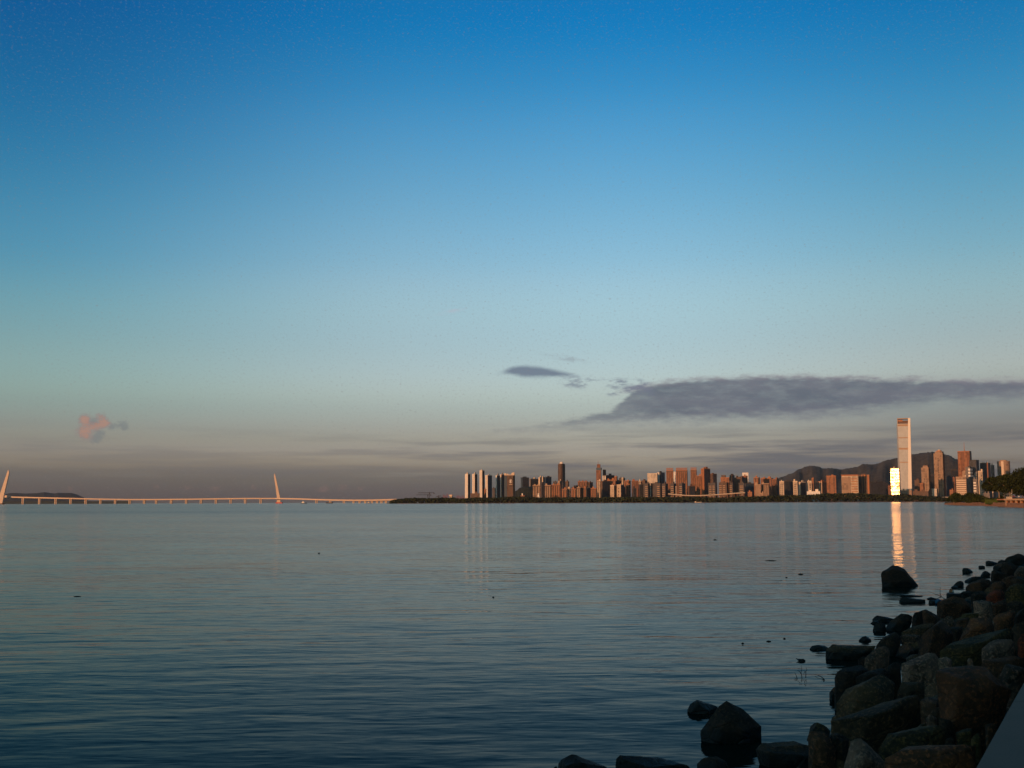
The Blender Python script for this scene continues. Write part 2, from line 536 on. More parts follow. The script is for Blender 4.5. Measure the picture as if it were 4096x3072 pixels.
def rock_mat(key):
    if key in ROCKM: return ROCKM[key]
    base_, stain, sc2 = {
        'dark': ((0.066, 0.031, 0.015), (0.019, 0.011, 0.005), 2.0),
        'brown': ((0.165, 0.062, 0.025), (0.050, 0.022, 0.009), 2.2),
        'rust': ((0.243, 0.077, 0.025), (0.077, 0.032, 0.013), 2.4),
        'red': ((0.310, 0.056, 0.018), (0.104, 0.025, 0.009), 2.0),
        'grey': ((0.184, 0.091, 0.054), (0.055, 0.029, 0.015), 2.6),
        'pale': ((0.369, 0.195, 0.121), (0.104, 0.054, 0.032), 3.0),
        'moss': ((0.114, 0.062, 0.016), (0.036, 0.021, 0.006), 2.4),
        'slab': ((0.146, 0.072, 0.029), (0.055, 0.029, 0.012), 1.6)}[key]
    mt, t, p = new_mat("rock_" + key)
    geo = t.n('ShaderNodeNewGeometry').outputs['Position']
    info = t.n('ShaderNodeObjectInfo').outputs['Random']
    off = t.n('ShaderNodeVectorMath', operation='ADD')
    t.link(geo, off.inputs[0])
    t.link(t.xyz(t.m('MULTIPLY', info, 37.0), t.m('MULTIPLY', info, 91.0), 0.0), off.inputs[1])
    v = off.outputs[0]
    n1 = t.noise(v, sc2, 6, 0.62, 0.3).outputs[0]
    n2 = t.noise(v, 26.0, 4, 0.6).outputs[0]
    n3 = t.noise(v, 95.0, 2, 0.7).outputs[0]
    vor = t.n('ShaderNodeTexVoronoi', feature='DISTANCE_TO_EDGE')
    t.link(t.mapping(v, (1, 1, 1.7)), vor.inputs['Vector'])
    vor.inputs['Scale'].default_value = 2.1
    crack = t.step(vor.outputs['Distance'], 0.0, 0.035, 0.45, 1.0)
    c = t.mix(t.step(n1, 0.36, 0.66), stain, base_)
    c = t.mix(t.step(n2, 0.48, 0.70, 0.0, 0.75), c, tuple(min(x * 2.1, 1) for x in base_))
    c = t.mix(t.step(n3, 0.60, 0.72, 0.0, 0.6), c, tuple(x * 0.35 for x in stain))
    c = t.mix(1.0, c, crack, 'MULTIPLY') if False else c
    # each stone a little lighter or darker
    k = t.n('ShaderNodeHueSaturation')
    t.link(c, k.inputs['Color'])
    t.link(t.m('MULTIPLY_ADD', info, 0.7, 0.65), k.inputs['Value'])
    # wet, weedy band at the waterline
    z = t.sep(geo)[2]
    wet = t.step(t.m('ADD', z, t.m('MULTIPLY', t.m('SUBTRACT', n1, 0.5), 0.25)), 0.24, 0.10)
    cw = t.mix(wet, k.outputs[0], (0.010, 0.011, 0.007))
    t.link(cw, p.inputs['Base Color'])
    t.link(t.m('SUBTRACT', 0.88, t.m('MULTIPLY', wet, 0.45)), p.inputs['Roughness'])
    hgt = t.m('ADD', t.m('MULTIPLY', n2, 0.5), t.m('MULTIPLY_ADD', n3, 0.22, t.m('MULTIPLY', n1, 1.2)))
    hgt = t.m('MULTIPLY_ADD', t.step(vor.outputs['Distance'], 0.0, 0.05), 0.25, hgt)
    bp = t.n('ShaderNodeBump')
    bp.inputs['Strength'].default_value = 1.0
    bp.inputs['Distance'].default_value = 0.065
    t.link(hgt, bp.inputs['Height'])
    t.link(bp.outputs[0], p.inputs['Normal'])
    ROCKM[key] = mt
    return mt


def hull_rock(name, pts, key, seed, amp=0.024, sm=0, nf=4):
    """an angular stone: hull of the points, finely cut, roughened and slightly worn"""
    bm = bmesh.new()
    c = sum(pts, Vector()) / len(pts)
    for p in pts: bm.verts.new(p - c)
    res = bmesh.ops.convex_hull(bm, input=bm.verts)
    bmesh.ops.delete(bm, geom=[g for g in set(res['geom_interior'] + res['geom_unused']) if isinstance(g, bmesh.types.BMVert)], context='VERTS')
    bmesh.ops.remove_doubles(bm, verts=bm.verts, dist=0.01)
    # flat fracture faces turned towards the light and the water
    rr = random.Random(seed * 13 + 5)
    aw = Vector((c.x, c.y, 0)).normalized() if c.length > 2 else Vector((0, 1, 0))
    rt = Vector((aw.y, -aw.x, 0))
    for k in range(nf):
        n = (-aw * rr.uniform(.55, 1) + rt * rr.uniform(-.95, .95) + Vector((0, 0, 1)) * rr.uniform(-.35, .95)).normalized()
        sup = max(v.co.dot(n) for v in bm.verts)
        bmesh.ops.bisect_plane(bm, geom=list(bm.verts) + list(bm.edges) + list(bm.faces), plane_co=n * (sup * rr.uniform(.62, .86)), plane_no=n, clear_outer=True)
        res = bmesh.ops.convex_hull(bm, input=bm.verts)
        bad = [g for g in set(res['geom_interior'] + res['geom_unused']) if isinstance(g, bmesh.types.BMVert) and g.is_valid]
        if bad: bmesh.ops.delete(bm, geom=bad, context='VERTS')
    bmesh.ops.dissolve_limit(bm, angle_limit=R(14), verts=bm.verts, edges=bm.edges)
    bmesh.ops.triangulate(bm, faces=bm.faces)
    for k in range(6):
        sz_ = max((v.co.length for v in bm.verts))
        ed = [e for e in bm.edges if e.calc_length() > sz_ * 0.085]
        if not ed or len(bm.verts) > 4200: break
        bmesh.ops.subdivide_edges(bm, edges=ed, cuts=1)
        bmesh.ops.triangulate(bm, faces=bm.faces)
    size = sum(v.co.length for v in bm.verts) / len(bm.verts)
    for _ in range(sm): bmesh.ops.smooth_vert(bm, verts=bm.verts, factor=0.35, use_axis_x=True, use_axis_y=True, use_axis_z=True)
    bm.normal_update()
    o3 = Vector((seed * 3.17, seed * 1.31, seed * 0.77))
    for v in bm.verts:
        q = v.co / size
        d = noise.noise(q * 1.7 + o3) * 0.8 + noise.noise(q * 4.3 + o3) * 0.55 + noise.noise(q * 10 + o3) * 0.32
        d -= 1.3 * max(0, 0.10 - abs(noise.noise(q * 1.3 + o3 * 2)))            # broken ledges
        v.co += v.normal * d * size * amp * 1.5
    me = bpy.data.meshes.new(name)
    bm.normal_update()
    bm.to_mesh(me)
    bm.free()
    for p in me.polygons: p.use_smooth = True
    me.materials.append(rock_mat(key))
    o = bpy.data.objects.new(name, me)
    COL.objects.link(o)
    o.location = c
    return o


CROP = {'R1': (3490, 2200, 5.53), 'R2': (3740, 2180, 6.2135), 'R3': (3220, 2440, 5.53), 'R4': (3480, 2420, 5.53), 'R5': (3736, 2420, 6.144),
        'R6': (3270, 2640, 4.608), 'R7': (3650, 2640, 4.953), 'R8': (3000, 2760, 5.317), 'R9': (3400, 2820, 6.583), 'R10': (3660, 2820, 5.073),
        'R11': (2180, 2960, 2.765), 'R0': (2200, 2600, 2.011)}


def outline_rock(crop, pts, key, label, wet=False, deep=0.75, name="boulder", seed=0, dy=0, cat="boulder", group="boulders along the shore"):
    """stone whose outline in the photo is known: it stands on the bank (or in the water), with real depth behind and before that outline"""
    rng = random.Random(seed * 7 + 3)
    x0, y0, s = CROP[crop]
    P = [(x0 + a / s, y0 + b / s) for a, b in pts]
    xs, ys = [p[0] for p in P], [p[1] for p in P]
    yb, xm = max(ys) + dy, (min(xs) + max(xs)) / 2
    foot = onz(xm, yb, 0.0) if wet else on_bank(xm, yb)
    D0 = foot.y
    wid, hei = (max(xs) - min(xs)) * D0 / FOC, (max(ys) - min(ys)) * D0 / FOC
    T = deep * min(wid, 1.7 * hei + 0.1)
    D = D0 + 0.30 * T
    ring = [at(a, b, D) for a, b in P]
    c = sum(ring, Vector()) / len(ring)
    away = Vector((c.x, c.y, 0)).normalized()
    out = list(ring)
    up = Vector((0, 0, 1))
    fs_ = rng.uniform(-0.10, 0.16)
    side = rng.uniform(-0.12, 0.12)
    right = Vector((away.y, -away.x, 0))
    # a few corner points before and behind the outline make big flat faces
    for off, npt, smax in ((-0.48, rng.choice((3, 4, 4)), .62), (-0.26, rng.choice((2, 3)), .86), (0.45, 4, .62), (0.2, 3, .85)):
        a0 = rng.uniform(0, 6.28)
        for q in range(npt):
            i0 = int((a0 / 6.28 + q / npt) * len(ring)) % len(ring)
            v = (ring[i0] - c) * smax * rng.uniform(0.55, 1.0)
            out.append(c + v + away * (off * T * rng.uniform(0.75, 1.1)) + up * (rng.uniform(-.1, .16) * hei))
    # bury the foot
    low = -0.35 if wet else foot.z - 0.5
    for q in ring:
        if q.z < c.z - 0.12 * hei:
            out.append(Vector((q.x, q.y, min(q.z, low))) + away * rng.uniform(-0.2, 0.3) * T)
    o = hull_rock(name, out, key, seed, nf=0 if key == 'slab' else rng.choice((0, 1, 1, 2)))
    return tag(o, label, cat, group)


rocks = [
 # crop, outline, stone, in water?, label
 ('R1', [(190,535),(215,480),(330,400),(430,345),(530,338),(620,370),(700,410),(790,490),(860,580),(900,650),(1010,772),(900,800),(600,812),(215,800)], 'dark', 1, "big dark rounded boulder standing alone in the water below the glowing reflection"),
 ('R1', [(600,1005),(640,982),(900,992),(1090,1007),(1112,1022),(900,1032),(610,1030)], 'dark', 1, "thin dark rock strip awash just below the lone rounded boulder"),
 ('R1', [(590,1075),(620,1045),(900,1075),(1170,1100),(1175,1160),(1040,1162),(880,1132),(595,1125)], 'dark', 1, "long flat dark slab awash in front of the thin rock strip"),
 ('R1', [(1200,1072),(1290,1036),(1420,1076),(1300,1092)], 'dark', 1, "tiny pointed dark rock tip between the flat slab and the bare twig"),
 ('R1', [(1220,1125),(1290,1105),(1480,1108),(1500,1188),(1300,1180),(1225,1150)], 'dark', 1, "small plank-like dark rock touching the left side of the big split block"),
 ('R1', [(1440,1160),(1500,1120),(1640,1070),(1800,1020),(2000,1060),(2150,1180),(2190,1300),(2050,1410),(1720,1430),(1440,1400),(1420,1350),(1450,1280)], 'brown', 0, "big split block at the waterline with a brown left face, right of the twig"),
 ('R1', [(1630,970),(1660,940),(1800,940),(1950,960),(2000,1000),(1900,1040),(1650,1032)], 'dark', 0, "low flat-ended dark rock with the small orange float resting on it"),
 ('R2', [(460,990),(560,905),(640,890),(700,920),(718,965),(680,1000),(560,1040),(470,1020)], 'dark', 1, "humped dark rock in the shallows with a smaller flat one at its foot"),
 ('R2', [(400,1045),(470,1005),(570,1040),(545,1076),(440,1070)], 'dark', 1, "small flat pointed rock at the foot of the humped rock in the shallows"),
 ('R2', [(655,640),(700,575),(800,565),(870,595),(935,660),(880,690),(690,690)], 'dark', 1, "solitary low dark rock out in the water left of the two farthest small rocks"),
 ('R2', [(1075,545),(1100,512),(1200,510),(1245,535),(1240,580),(1140,585)], 'dark', 1, "smallest squarish rock in the water, between the solitary low rock and the wedge rock"),
 ('R2', [(1255,470),(1260,405),(1330,392),(1390,420),(1560,440),(1560,475),(1330,495),(1265,495)], 'dark', 1, "wedge-shaped dark rock with a blunt left end and a thin tail reaching the far bank"),
 ('R2', [(1560,430),(1570,395),(1650,375),(1760,380),(1760,450),(1560,470)], 'dark', 1, "small dark rock squeezed between the wedge rock and the highest far boulder"),
 ('R2', [(1740,360),(1800,305),(1960,245),(2060,210),(2140,225),(2212,265),(2260,330),(2200,440),(1800,460)], 'dark', 0, "highest and farthest dark boulder, peaked against the water at the picture edge"),
 ('R2', [(1440,560),(1480,500),(1560,450),(1740,430),(1800,470),(1640,600),(1520,620)], 'grey', 0, "grey sloping rock just below the farthest peaked boulder, touching the water"),
 ('R2', [(1620,590),(1700,470),(1800,430),(1950,470),(2060,530),(2000,640),(1900,740),(1740,700)], 'dark', 0, "almost black angular boulder right of the grey sloping rock"),
 ('R2', [(1120,790),(1180,720),(1190,665),(1250,640),(1310,660),(1385,715),(1300,780)], 'dark', 0, "small upright dark rock with a rounded head at the waterline"),
 ('R2', [(1400,700),(1410,640),(1500,630),(1650,680),(1800,740),(1640,860),(1440,900),(1380,800)], 'dark', 0, "dark brown boulder with a notched top left of the almost black one"),
 ('R2', [(700,900),(800,850),(900,800),(1030,775),(1130,790),(1180,830),(1050,900),(850,930)], 'dark', 0, "long low dark rock tapering to a point in the water, left of the upright one"),
 ('R2', [(860,950),(1000,880),(1180,830),(1350,860),(1420,960),(1300,1080),(1000,1130),(760,1110),(760,1060),(800,1030)], 'brown', 0, "broad dark brown boulder at the waterline below the long tapering rock"),
 ('R2', [(640,1190),(700,1150),(800,1140),(900,1180),(860,1240),(700,1240)], 'dark', 0, "low rounded dark rock right behind the flat-ended rock with the float"),
 ('R2', [(1960,700),(2060,570),(2212,520),(2300,560),(2300,700),(2212,730)], 'grey', 0, "light-topped grey rock at the picture edge beside the almost black boulder"),
 ('R2', [(1660,860),(1780,790),(1900,760),(2000,790),(1980,880),(1850,960),(1640,930)], 'brown', 0, "pale-ridged brown rock under the almost black boulder"),
 ('R2', [(1880,880),(2000,790),(2100,800),(2212,860),(2280,900),(2212,1000),(2000,960)], 'dark', 0, "dark low rock above the green mossy boulder"),
 ('R2', [(1350,1000),(1500,910),(1620,900),(1760,950),(1760,1050),(1600,1110),(1380,1100)], 'brown', 0, "dull brown rock directly above the brick-red boulder"),
 ('R2', [(1260,1300),(1340,1190),(1500,1120),(1640,1110),(1720,1180),(1700,1330),(1520,1380),(1280,1370)], 'red', 0, "brick-red smooth boulder, the reddest stone of the far bank"),
 ('R2', [(1740,1180),(1850,1020),(2050,960),(2212,980),(2300,1050),(2290,1300),(2100,1380),(1800,1340)], 'moss', 0, "large green mossy boulder right of the brick-red one"),
 ('R2', [(880,1250),(1050,1160),(1200,1150),(1280,1220),(1260,1370),(1050,1370),(900,1340)], 'dark', 0, "dark grey rounded rock between the brick-red boulder and the big split block"),
 ('R2', [(920,1400),(1140,1375),(1350,1400),(1460,1450),(1400,1560),(1160,1620),(980,1610)], 'pale', 0, "pale blue-grey boulder with a yellowish streak below the brick-red one"),
 ('R2', [(1400,1500),(1560,1400),(1760,1380),(1800,1500),(1700,1640),(1440,1650)], 'brown', 0, "brown blocky rock right of the pale streaked boulder"),
 ('R2', [(1780,1420),(1960,1370),(2140,1420),(2240,1500),(2212,1659),(1900,1700),(1780,1600)], 'dark', 0, "dark rock at the picture edge under the green mossy boulder"),
 ('R4', [(40,310),(90,250),(150,228),(260,240),(420,275),(520,305),(480,370),(330,385),(160,350)], 'dark', 0, "flat overhanging dark rock with two small gaps of water beneath it"),
 ('R4', [(10,405),(70,360),(170,350),(200,400),(110,420)], 'dark', 1, "tiny dark rock tip awash below the flat overhanging rock"),
 ('R4', [(60,545),(90,440),(190,385),(310,395),(350,450),(340,540),(260,590),(100,585)], 'dark', 1, "squat dark rock in the water under the flat overhanging rock"),
 ('R4', [(510,300),(600,240),(690,185),(850,200),(940,255),(920,400),(700,440),(500,560),(380,560),(340,480),(430,370)], 'dark', 0, "broad peaked dark boulder behind the flat overhanging rock"),
 ('R4', [(940,250),(980,180),(1080,140),(1190,110),(1200,330),(1100,430),(920,470),(900,420)], 'dark', 0, "black upright rock right of the broad peaked boulder"),
 ('R4', [(1150,120),(1240,100),(1310,140),(1500,230),(1560,320),(1440,420),(1200,430),(1180,300)], 'brown', 0, "ochre-brown sloping rock leaning on the black upright one"),
 ('R4', [(690,600),(900,500),(1180,420),(1420,400),(1440,480),(1240,610),(1130,660),(900,650)], 'slab', 0, "smooth olive slab lying aslant below the ochre-brown sloping rock"),
 ('R4', [(130,900),(280,720),(520,610),(600,620),(680,720),(620,900),(420,920)], 'dark', 0, "dark triangular boulder sloping into the water above the squared stone beam"),
 ('R4', [(660,680),(800,650),(1120,665),(1080,740),(1010,780),(760,730)], 'grey', 0, "narrow blue-grey flat stone under the smooth olive slab"),
 ('R4', [(1000,880),(1060,760),(1130,660),(1330,570),(1480,380),(1600,350),(1680,400),(1700,540),(1860,660),(1820,760),(1600,1000),(1300,1020),(1180,1040)], 'brown', 0, "large reddish-brown pyramid boulder in the middle of the bank"),
 ('R4', [(1600,350),(1700,240),(1800,240),(1900,400),(1950,450),(1800,490),(1690,440)], 'grey', 0, "grey rock with a white chip on its crest behind the pyramid boulder"),
 ('R4', [(1700,560),(1800,490),(2040,480),(2060,560),(1900,640),(1740,620)], 'dark', 0, "dark flat-topped rock in the hollow right of the pyramid boulder"),
 ('R3', [(1310,1150),(1330,1050),(1450,950),(1560,850),(1720,800),(1880,840),(1880,980),(1800,1200),(1650,1240),(1330,1240)], 'grey', 0, "brown-grey smooth-faced block lying over the end of the squared stone beam"),
 ('R3', [(450,1080),(450,890),(520,840),(600,768),(760,765),(1050,778),(1570,790),(1520,860),(1300,1050),(1180,1090),(800,1090)], 'slab', 1, "long squared stone beam jutting into the water with a flat top"),
 ('R3', [(100,880),(110,845),(160,790),(290,770),(440,790),(520,830),(480,870),(300,880)], 'dark', 1, "low humped dark rock at the outer end of the squared stone beam"),
 ('R3', [(1185,665),(1270,595),(1340,575),(1400,600),(1465,660),(1430,692),(1250,692)], 'dark', 1, "little tent-shaped rock alone in the water above the squared stone beam"),
 ('R3', [(1170,1110),(1300,1000),(1360,1100),(1320,1250),(1210,1190)], 'dark', 0, "dark rock edge under the brown-grey block beside the squared stone beam"),
 ('R6', [(300,480),(310,330),(360,215),(480,140),(620,130),(860,140),(940,190),(860,300),(700,480),(450,490)], 'dark', 0, "tall dark boulder with a rounded shoulder rising from the water"),
 ('R6', [(215,690),(215,600),(290,510),(420,490),(520,560),(440,660),(330,740)], 'brown', 1, "brown rounded rock in the water below the tall dark boulder"),
 ('R6', [(340,800),(520,540),(700,430),(960,350),(1160,250),(1240,290),(1430,430),(1440,620),(1280,780),(900,900),(560,990),(460,910)], 'slab', 0, "huge olive-grey boulder with a steep face above the long pointed slab"),
 ('R6', [(700,330),(860,230),(1000,200),(1240,170),(1300,250),(1180,260),(960,350),(760,420)], 'dark', 0, "dark low rock wedged behind the huge olive-grey boulder"),
 ('R6', [(1280,250),(1300,120),(1420,30),(1530,60),(1540,200),(1440,270)], 'dark', 0, "purplish dark rock standing between the huge olive-grey boulder and the big pale one"),
 ('R6', [(240,1120),(400,1050),(640,990),(900,920),(1200,830),(1420,720),(1700,660),(1850,650),(1890,780),(1890,900),(1600,1010),(1300,1090),(900,1190),(600,1170),(380,1150)], 'slab', 0, "long smooth pointed slab slanting down into the water like an upturned hull"),
 ('R6', [(1460,600),(1560,400),(1700,380),(1940,410),(1980,520),(1900,600),(1640,650)], 'slab', 0, "squat olive block with a crack above the top end of the long pointed slab"),
 ('R4', [(690,1440),(700,1300),(900,1180),(1290,1060),(1440,1080),(1560,1250),(1540,1420),(1480,1480),(1200,1560),(820,1520)], 'pale', 0, "big pale grey boulder in the middle of the bank above the squat cracked block"),
 ('R4', [(1380,1240),(1500,1180),(1690,1150),(1800,1210),(1820,1380),(1600,1420),(1440,1400)], 'pale', 0, "bluish pale stone touching the right side of the big pale grey boulder"),
 ('R5', [(130,1130),(350,1000),(620,910),(900,850),(1200,760),(1560,630),(1820,580),(1960,700),(1960,860),(1500,880),(1250,1020),(1100,1080),(700,1160),(400,1250),(200,1230)], 'moss', 0, "long olive slab lying aslant up the bank behind the bright grey boulder"),
 ('R5', [(300,1220),(600,1060),(1000,960),(1180,1050),(1160,1180),(900,1260),(500,1300)], 'brown', 0, "purple-brown broken slab left of the bright grey boulder"),
 ('R5', [(600,880),(720,680),(860,480),(900,330),(1240,300),(1420,350),(1480,560),(1300,700),(1000,800)], 'rust', 0, "dark block with a rust-orange upper edge above the long olive slab"),
 ('R5', [(1440,340),(1560,230),(1860,130),(1990,150),(1960,330),(1900,450),(1700,530),(1500,590)], 'rust', 0, "brown-orange angular boulder right of the block with the rust-orange edge"),
 ('R5', [(560,370),(740,330),(860,300),(860,450),(720,520),(580,480)], 'brown', 0, "small brown stone left of the block with the rust-orange edge"),
 ('R5', [(590,350),(700,230),(900,190),(1100,200),(1100,270),(880,310)], 'moss', 0, "dark greenish flat stone under the pale streaked boulder"),
 ('R5', [(1150,1170),(1170,1080),(1360,900),(1500,850),(1900,840),(1980,960),(2010,1150),(1960,1280),(1700,1330),(1400,1340),(1240,1400),(1150,1400)], 'pale', 0, "bright grey boulder with a pale left edge, lightest stone near the promenade"),
 ('R5', [(1150,1500),(1200,1350),(1600,1260),(2000,1250),(2212,1300),(2212,1500),(1760,1450),(1640,1659),(1250,1560)], 'brown', 0, "dark brown rock carrying the bright grey boulder"),
 ('R5', [(2050,900),(2120,750),(2230,690),(2350,800),(2330,1180),(2120,1200),(2060,1060)], 'red', 0, "red-brown rounded stone at the picture edge right of the bright grey boulder"),
 ('R5', [(1900,600),(2000,480),(2212,400),(2330,520),(2280,740),(2000,760)], 'dark', 0, "black rock at the picture edge above the red-brown rounded stone"),
 ('R5', [(1960,330),(2080,150),(2240,60),(2350,200),(2280,380),(2020,420)], 'dark', 0, "dark grey rock at the picture edge right of the brown-orange boulder"),
 ('R5', [(810,1370),(850,1310),(930,1320),(960,1420),(900,1480)], 'pale', 0, "small pale stone in the black hollow left of the bright grey boulder"),
 ('R7', [(470,230),(640,180),(1300,120),(1420,140),(1560,300),(1680,420),(1800,500),(1960,600),(1800,720),(1500,860),(1240,960),(1250,1140),(900,1170),(640,1080),(560,800),(520,400)], 'rust', 0, "huge speckled brown boulder beside the promenade, the largest of all"),
 ('R7', [(1700,340),(1800,160),(1840,80),(2000,110),(2212,160),(2300,300),(2130,480),(2050,620),(1950,560)], 'grey', 0, "grey-brown block touching the edge of the promenade"),
 ('R7', [(140,790),(320,730),(560,780),(570,900),(400,980),(180,940)], 'grey', 0, "bluish rounded stone between the long pointed slab and the huge speckled boulder"),
 ('R7', [(440,960),(560,930),(620,1060),(520,1120),(380,1060)], 'dark', 0, "small dark stone at the lower left corner of the huge speckled boulder"),
 ('R8', [(110,1260),(240,1130),(420,1160),(700,1170),(1000,1150),(1200,1160),(1480,1260),(1700,1400),(1720,1500),(1600,1640),(1000,1640),(700,1600),(350,1480),(130,1420)], 'slab', 1, "broad flat dark slab at the water's edge left of the pointed pale rock"),
 ('R8', [(1210,1150),(1230,970),(1290,880),(1420,870),(1560,880),(1660,950),(1760,1100),(1840,1280),(1700,1400),(1500,1260)], 'brown', 0, "rounded brown rock standing on the back of the broad flat slab"),
 ('R8', [(1660,930),(1900,920),(2100,1050),(2000,1180),(1850,1280),(1760,1100)], 'dark', 0, "dark stone between the rounded brown rock and the pointed pale one"),
 ('R9', [(-180,1659),(-100,1350),(0,950),(140,880),(290,880),(450,1000),(560,1180),(800,1400),(960,1550),(1000,1659),(960,1790),(-200,1790)], 'pale', 0, "pointed pale rock with a blue-grey right face in the near corner"),
 ('R9', [(760,1200),(880,950),(1000,760),(1200,700),(1380,660),(1700,700),(1900,740),(2100,560),(2350,540),(2500,700),(2450,1100),(1900,1190),(1400,1240),(1000,1290)], 'moss', 0, "wide mossy brown boulder below the shadowed hollow"),
 ('R9', [(920,1400),(1100,1300),(1280,1280),(1560,1220),(1900,1190),(2212,1180),(2700,1100),(3000,1030),(3300,1080),(3250,1659),(2800,1850),(1100,1850),(950,1600)], 'rust', 0, "long rusty brown boulder at the bottom edge reaching the promenade"),
 ('R10', [(1130,720),(1180,620),(1270,550),(1330,620),(1360,760),(1160,800)], 'moss', 0, "small pointed stone standing behind the long rusty boulder"),
 ('R10', [(480,260),(700,300),(800,400),(700,480),(520,420)], 'dark', 0, "purplish flat stone under the huge speckled boulder"),
 ('R10', [(820,560),(1000,500),(1160,480),(1170,580),(1000,650)], 'moss', 0, "low greenish stone left of the small pointed stone"),
 ('R10', [(1420,400),(1540,370),(1660,400),(1600,540),(1440,530)], 'brown', 0, "little brown stone at the foot of the promenade wall"),
 ('R10', [(600,720),(720,660),(800,700),(780,800),(640,830)], 'dark', 0, "round dark stone in the hollow behind the long rusty boulder"),
 ('R10', [(30,470),(120,390),(220,370),(240,440),(100,500)], 'moss', 0, "thin greenish stone on the upper edge of the wide mossy boulder"),
 ('R7', [(260,1170),(330,1080),(380,1090),(480,1150),(470,1200),(300,1230)], 'pale', 0, "small pale greenish stone left of the huge boulder's dark underside"),
 ('R0', [(1212,650),(1300,540),(1360,450),(1420,406),(1450,440),(1540,465),(1580,510),(1700,615),(1695,690),(1600,730),(1400,752),(1330,740),(1230,695)], 'dark', 1, "big pointed dark boulder standing alone in the near water"),
 ('R0', [(1105,480),(1130,430),(1180,405),(1250,425),(1350,455),(1310,490),(1240,500),(1140,512)], 'dark', 1, "low dark rock just behind the big pointed boulder in the near water"),
 ('R11', [(130,420),(150,260),(180,220),(290,160),(340,160),(450,210),(680,300),(690,420)], 'dark', 1, "dark peaked rock at the bottom edge, leftmost of the three there"),
 ('R11', [(765,420),(770,310),(790,210),(830,168),(1020,178),(1370,215),(1660,300),(1700,420)], 'dark', 1, "dark flat-topped rock at the bottom edge, widest of the three there"),
 ('R11', [(1670,420),(1680,265),(1740,255),(1750,195),(1900,178),(2000,240),(2030,300),(2040,420)], 'dark', 1, "dark stepped rock at the bottom edge, rightmost of the three there"),
 ('R11', [(85,420),(90,310),(125,288),(155,330),(160,420)], 'dark', 1, "small dark rock hugging the left side of the leftmost bottom-edge rock"),
]
for i, (cr, pts, key, wet_, lab) in enumerate(rocks):
    outline_rock(cr, pts, key, lab, bool(wet_), seed=i + 1)

# loose stones in the gaps, and the bank going on outside the picture
rng = random.Random(5)
stones = []
for k in range(5):
    pts = [Vector((rng.gauss(0, 1), rng.gauss(0, 1), rng.gauss(0, .8))).normalized() * rng.uniform(.75, 1.1) for _ in range(16)]
    stones.append(hull_rock("stone", [Vector((p.x * 1.2, p.y, p.z * .8)) for p in pts], rng.choice(['dark', 'brown', 'slab', 'moss', 'grey']), 200 + k))
first = {k: True for k in range(5)}
n_st = 0
for i in range(420):
    s = rng.uniform(-4, 78)
    t_ = rng.uniform(0.25, min(4.1, 2.5 + max(s, 0) * 0.09))
    if rng.random() > 0.6: continue
    k = rng.randrange(5)
    src = stones[k]
    o = src if first[k] else src.copy()
    if not first[k]: COL.objects.link(o)
    first[k] = False
    r_ = rng.uniform(0.12, 0.30)
    o.location = wpt(s, t_, bank_z(t_) - 0.20 + r_ * 0.1)
    o.scale = (r_, r_ * rng.uniform(.8, 1.2), r_ * rng.uniform(.7, 1.1))
    o.rotation_euler = (rng.uniform(-.5, .5), rng.uniform(-.5, .5), rng.uniform(0, 6.3))
    tag(o, "small dark stone wedged low in the gaps between the shore boulders", "stone", "small stones wedged between the shore boulders")
    n_st += 1


# ------------------------------------------------------------------ small things near the shore
def plain(name, c, rough=0.7, metal=0.0):
    mt, t, p = new_mat(name)
    tc = t.n('ShaderNodeTexCoord').outputs['Object']
    n = t.noise(tc, 3.0, 4, 0.6).outputs[0]
    t.link(t.mix(n, tuple(x * 0.75 for x in c), tuple(min(1, x * 1.2) for x in c)), p.inputs['Base Color'])
    p.inputs['Roughness'].default_value = rough
    p.inputs['Metallic'].default_value = metal
    return mt


twig_m = plain("bark_dark", (0.022, 0.017, 0.013), 0.9)


def twig(paths, label, D, rad, cat="twig"):
    m_ = MB()
    c = at(*paths[0][0], D)
    for q in paths:
        P = [at(a, b, D + 0.15 * i) - c for i, (a, b) in enumerate(q)]
        m_.tube(P, [rad * (1 - 0.7 * i / (len(P) - 1)) for i in range(len(P))], 5)
    o = m_.build("twig", twig_m)
    o.location = c
    return tag(o, label, cat)


X = lambda a, b: (3150 + a / 11.06, 2600 + b / 11.06)
dA = onz(3205, 2716).y
twig([[X(640, 1260), X(620, 1100), X(600, 1000), X(625, 860), X(600, 660)], [X(605, 1060), X(560, 980), X(500, 930), X(430, 900)],
      [X(425, 1270), X(395, 1140), X(345, 1050), X(280, 985)], [X(805, 1230), X(812, 1080), X(812, 960), X(860, 860), X(815, 750)], [X(810, 980), X(760, 960), X(715, 1070)]],
     "bare upright sprig with several thin stems growing out of the shallow water", dA, 0.008, "sprig")
dB = onz(3292, 2722).y
twig([[X(1620, 1340), X(1600, 1270), X(1480, 1180), X(1330, 1110), X(1210, 1080)], [X(1600, 1290), X(1650, 1310)]],
     "single curved twig lying half out of the water right of the upright sprig", dB, 0.011)
Y = lambda a, b: (3490 + a / 5.53, 2200 + b / 5.53)
dC = onz(3780, 2398).y
twig([[Y(1615, 1090), Y(1520, 1035), Y(1440, 995), Y(1220, 910)], [Y(1520, 1035), Y(1495, 960), Y(1500, 815)], [Y(1520, 1040), Y(1400, 1085), Y(1320, 1095)]],
     "bare forked branch reaching over the water from the big split block", dC, 0.014, "branch")
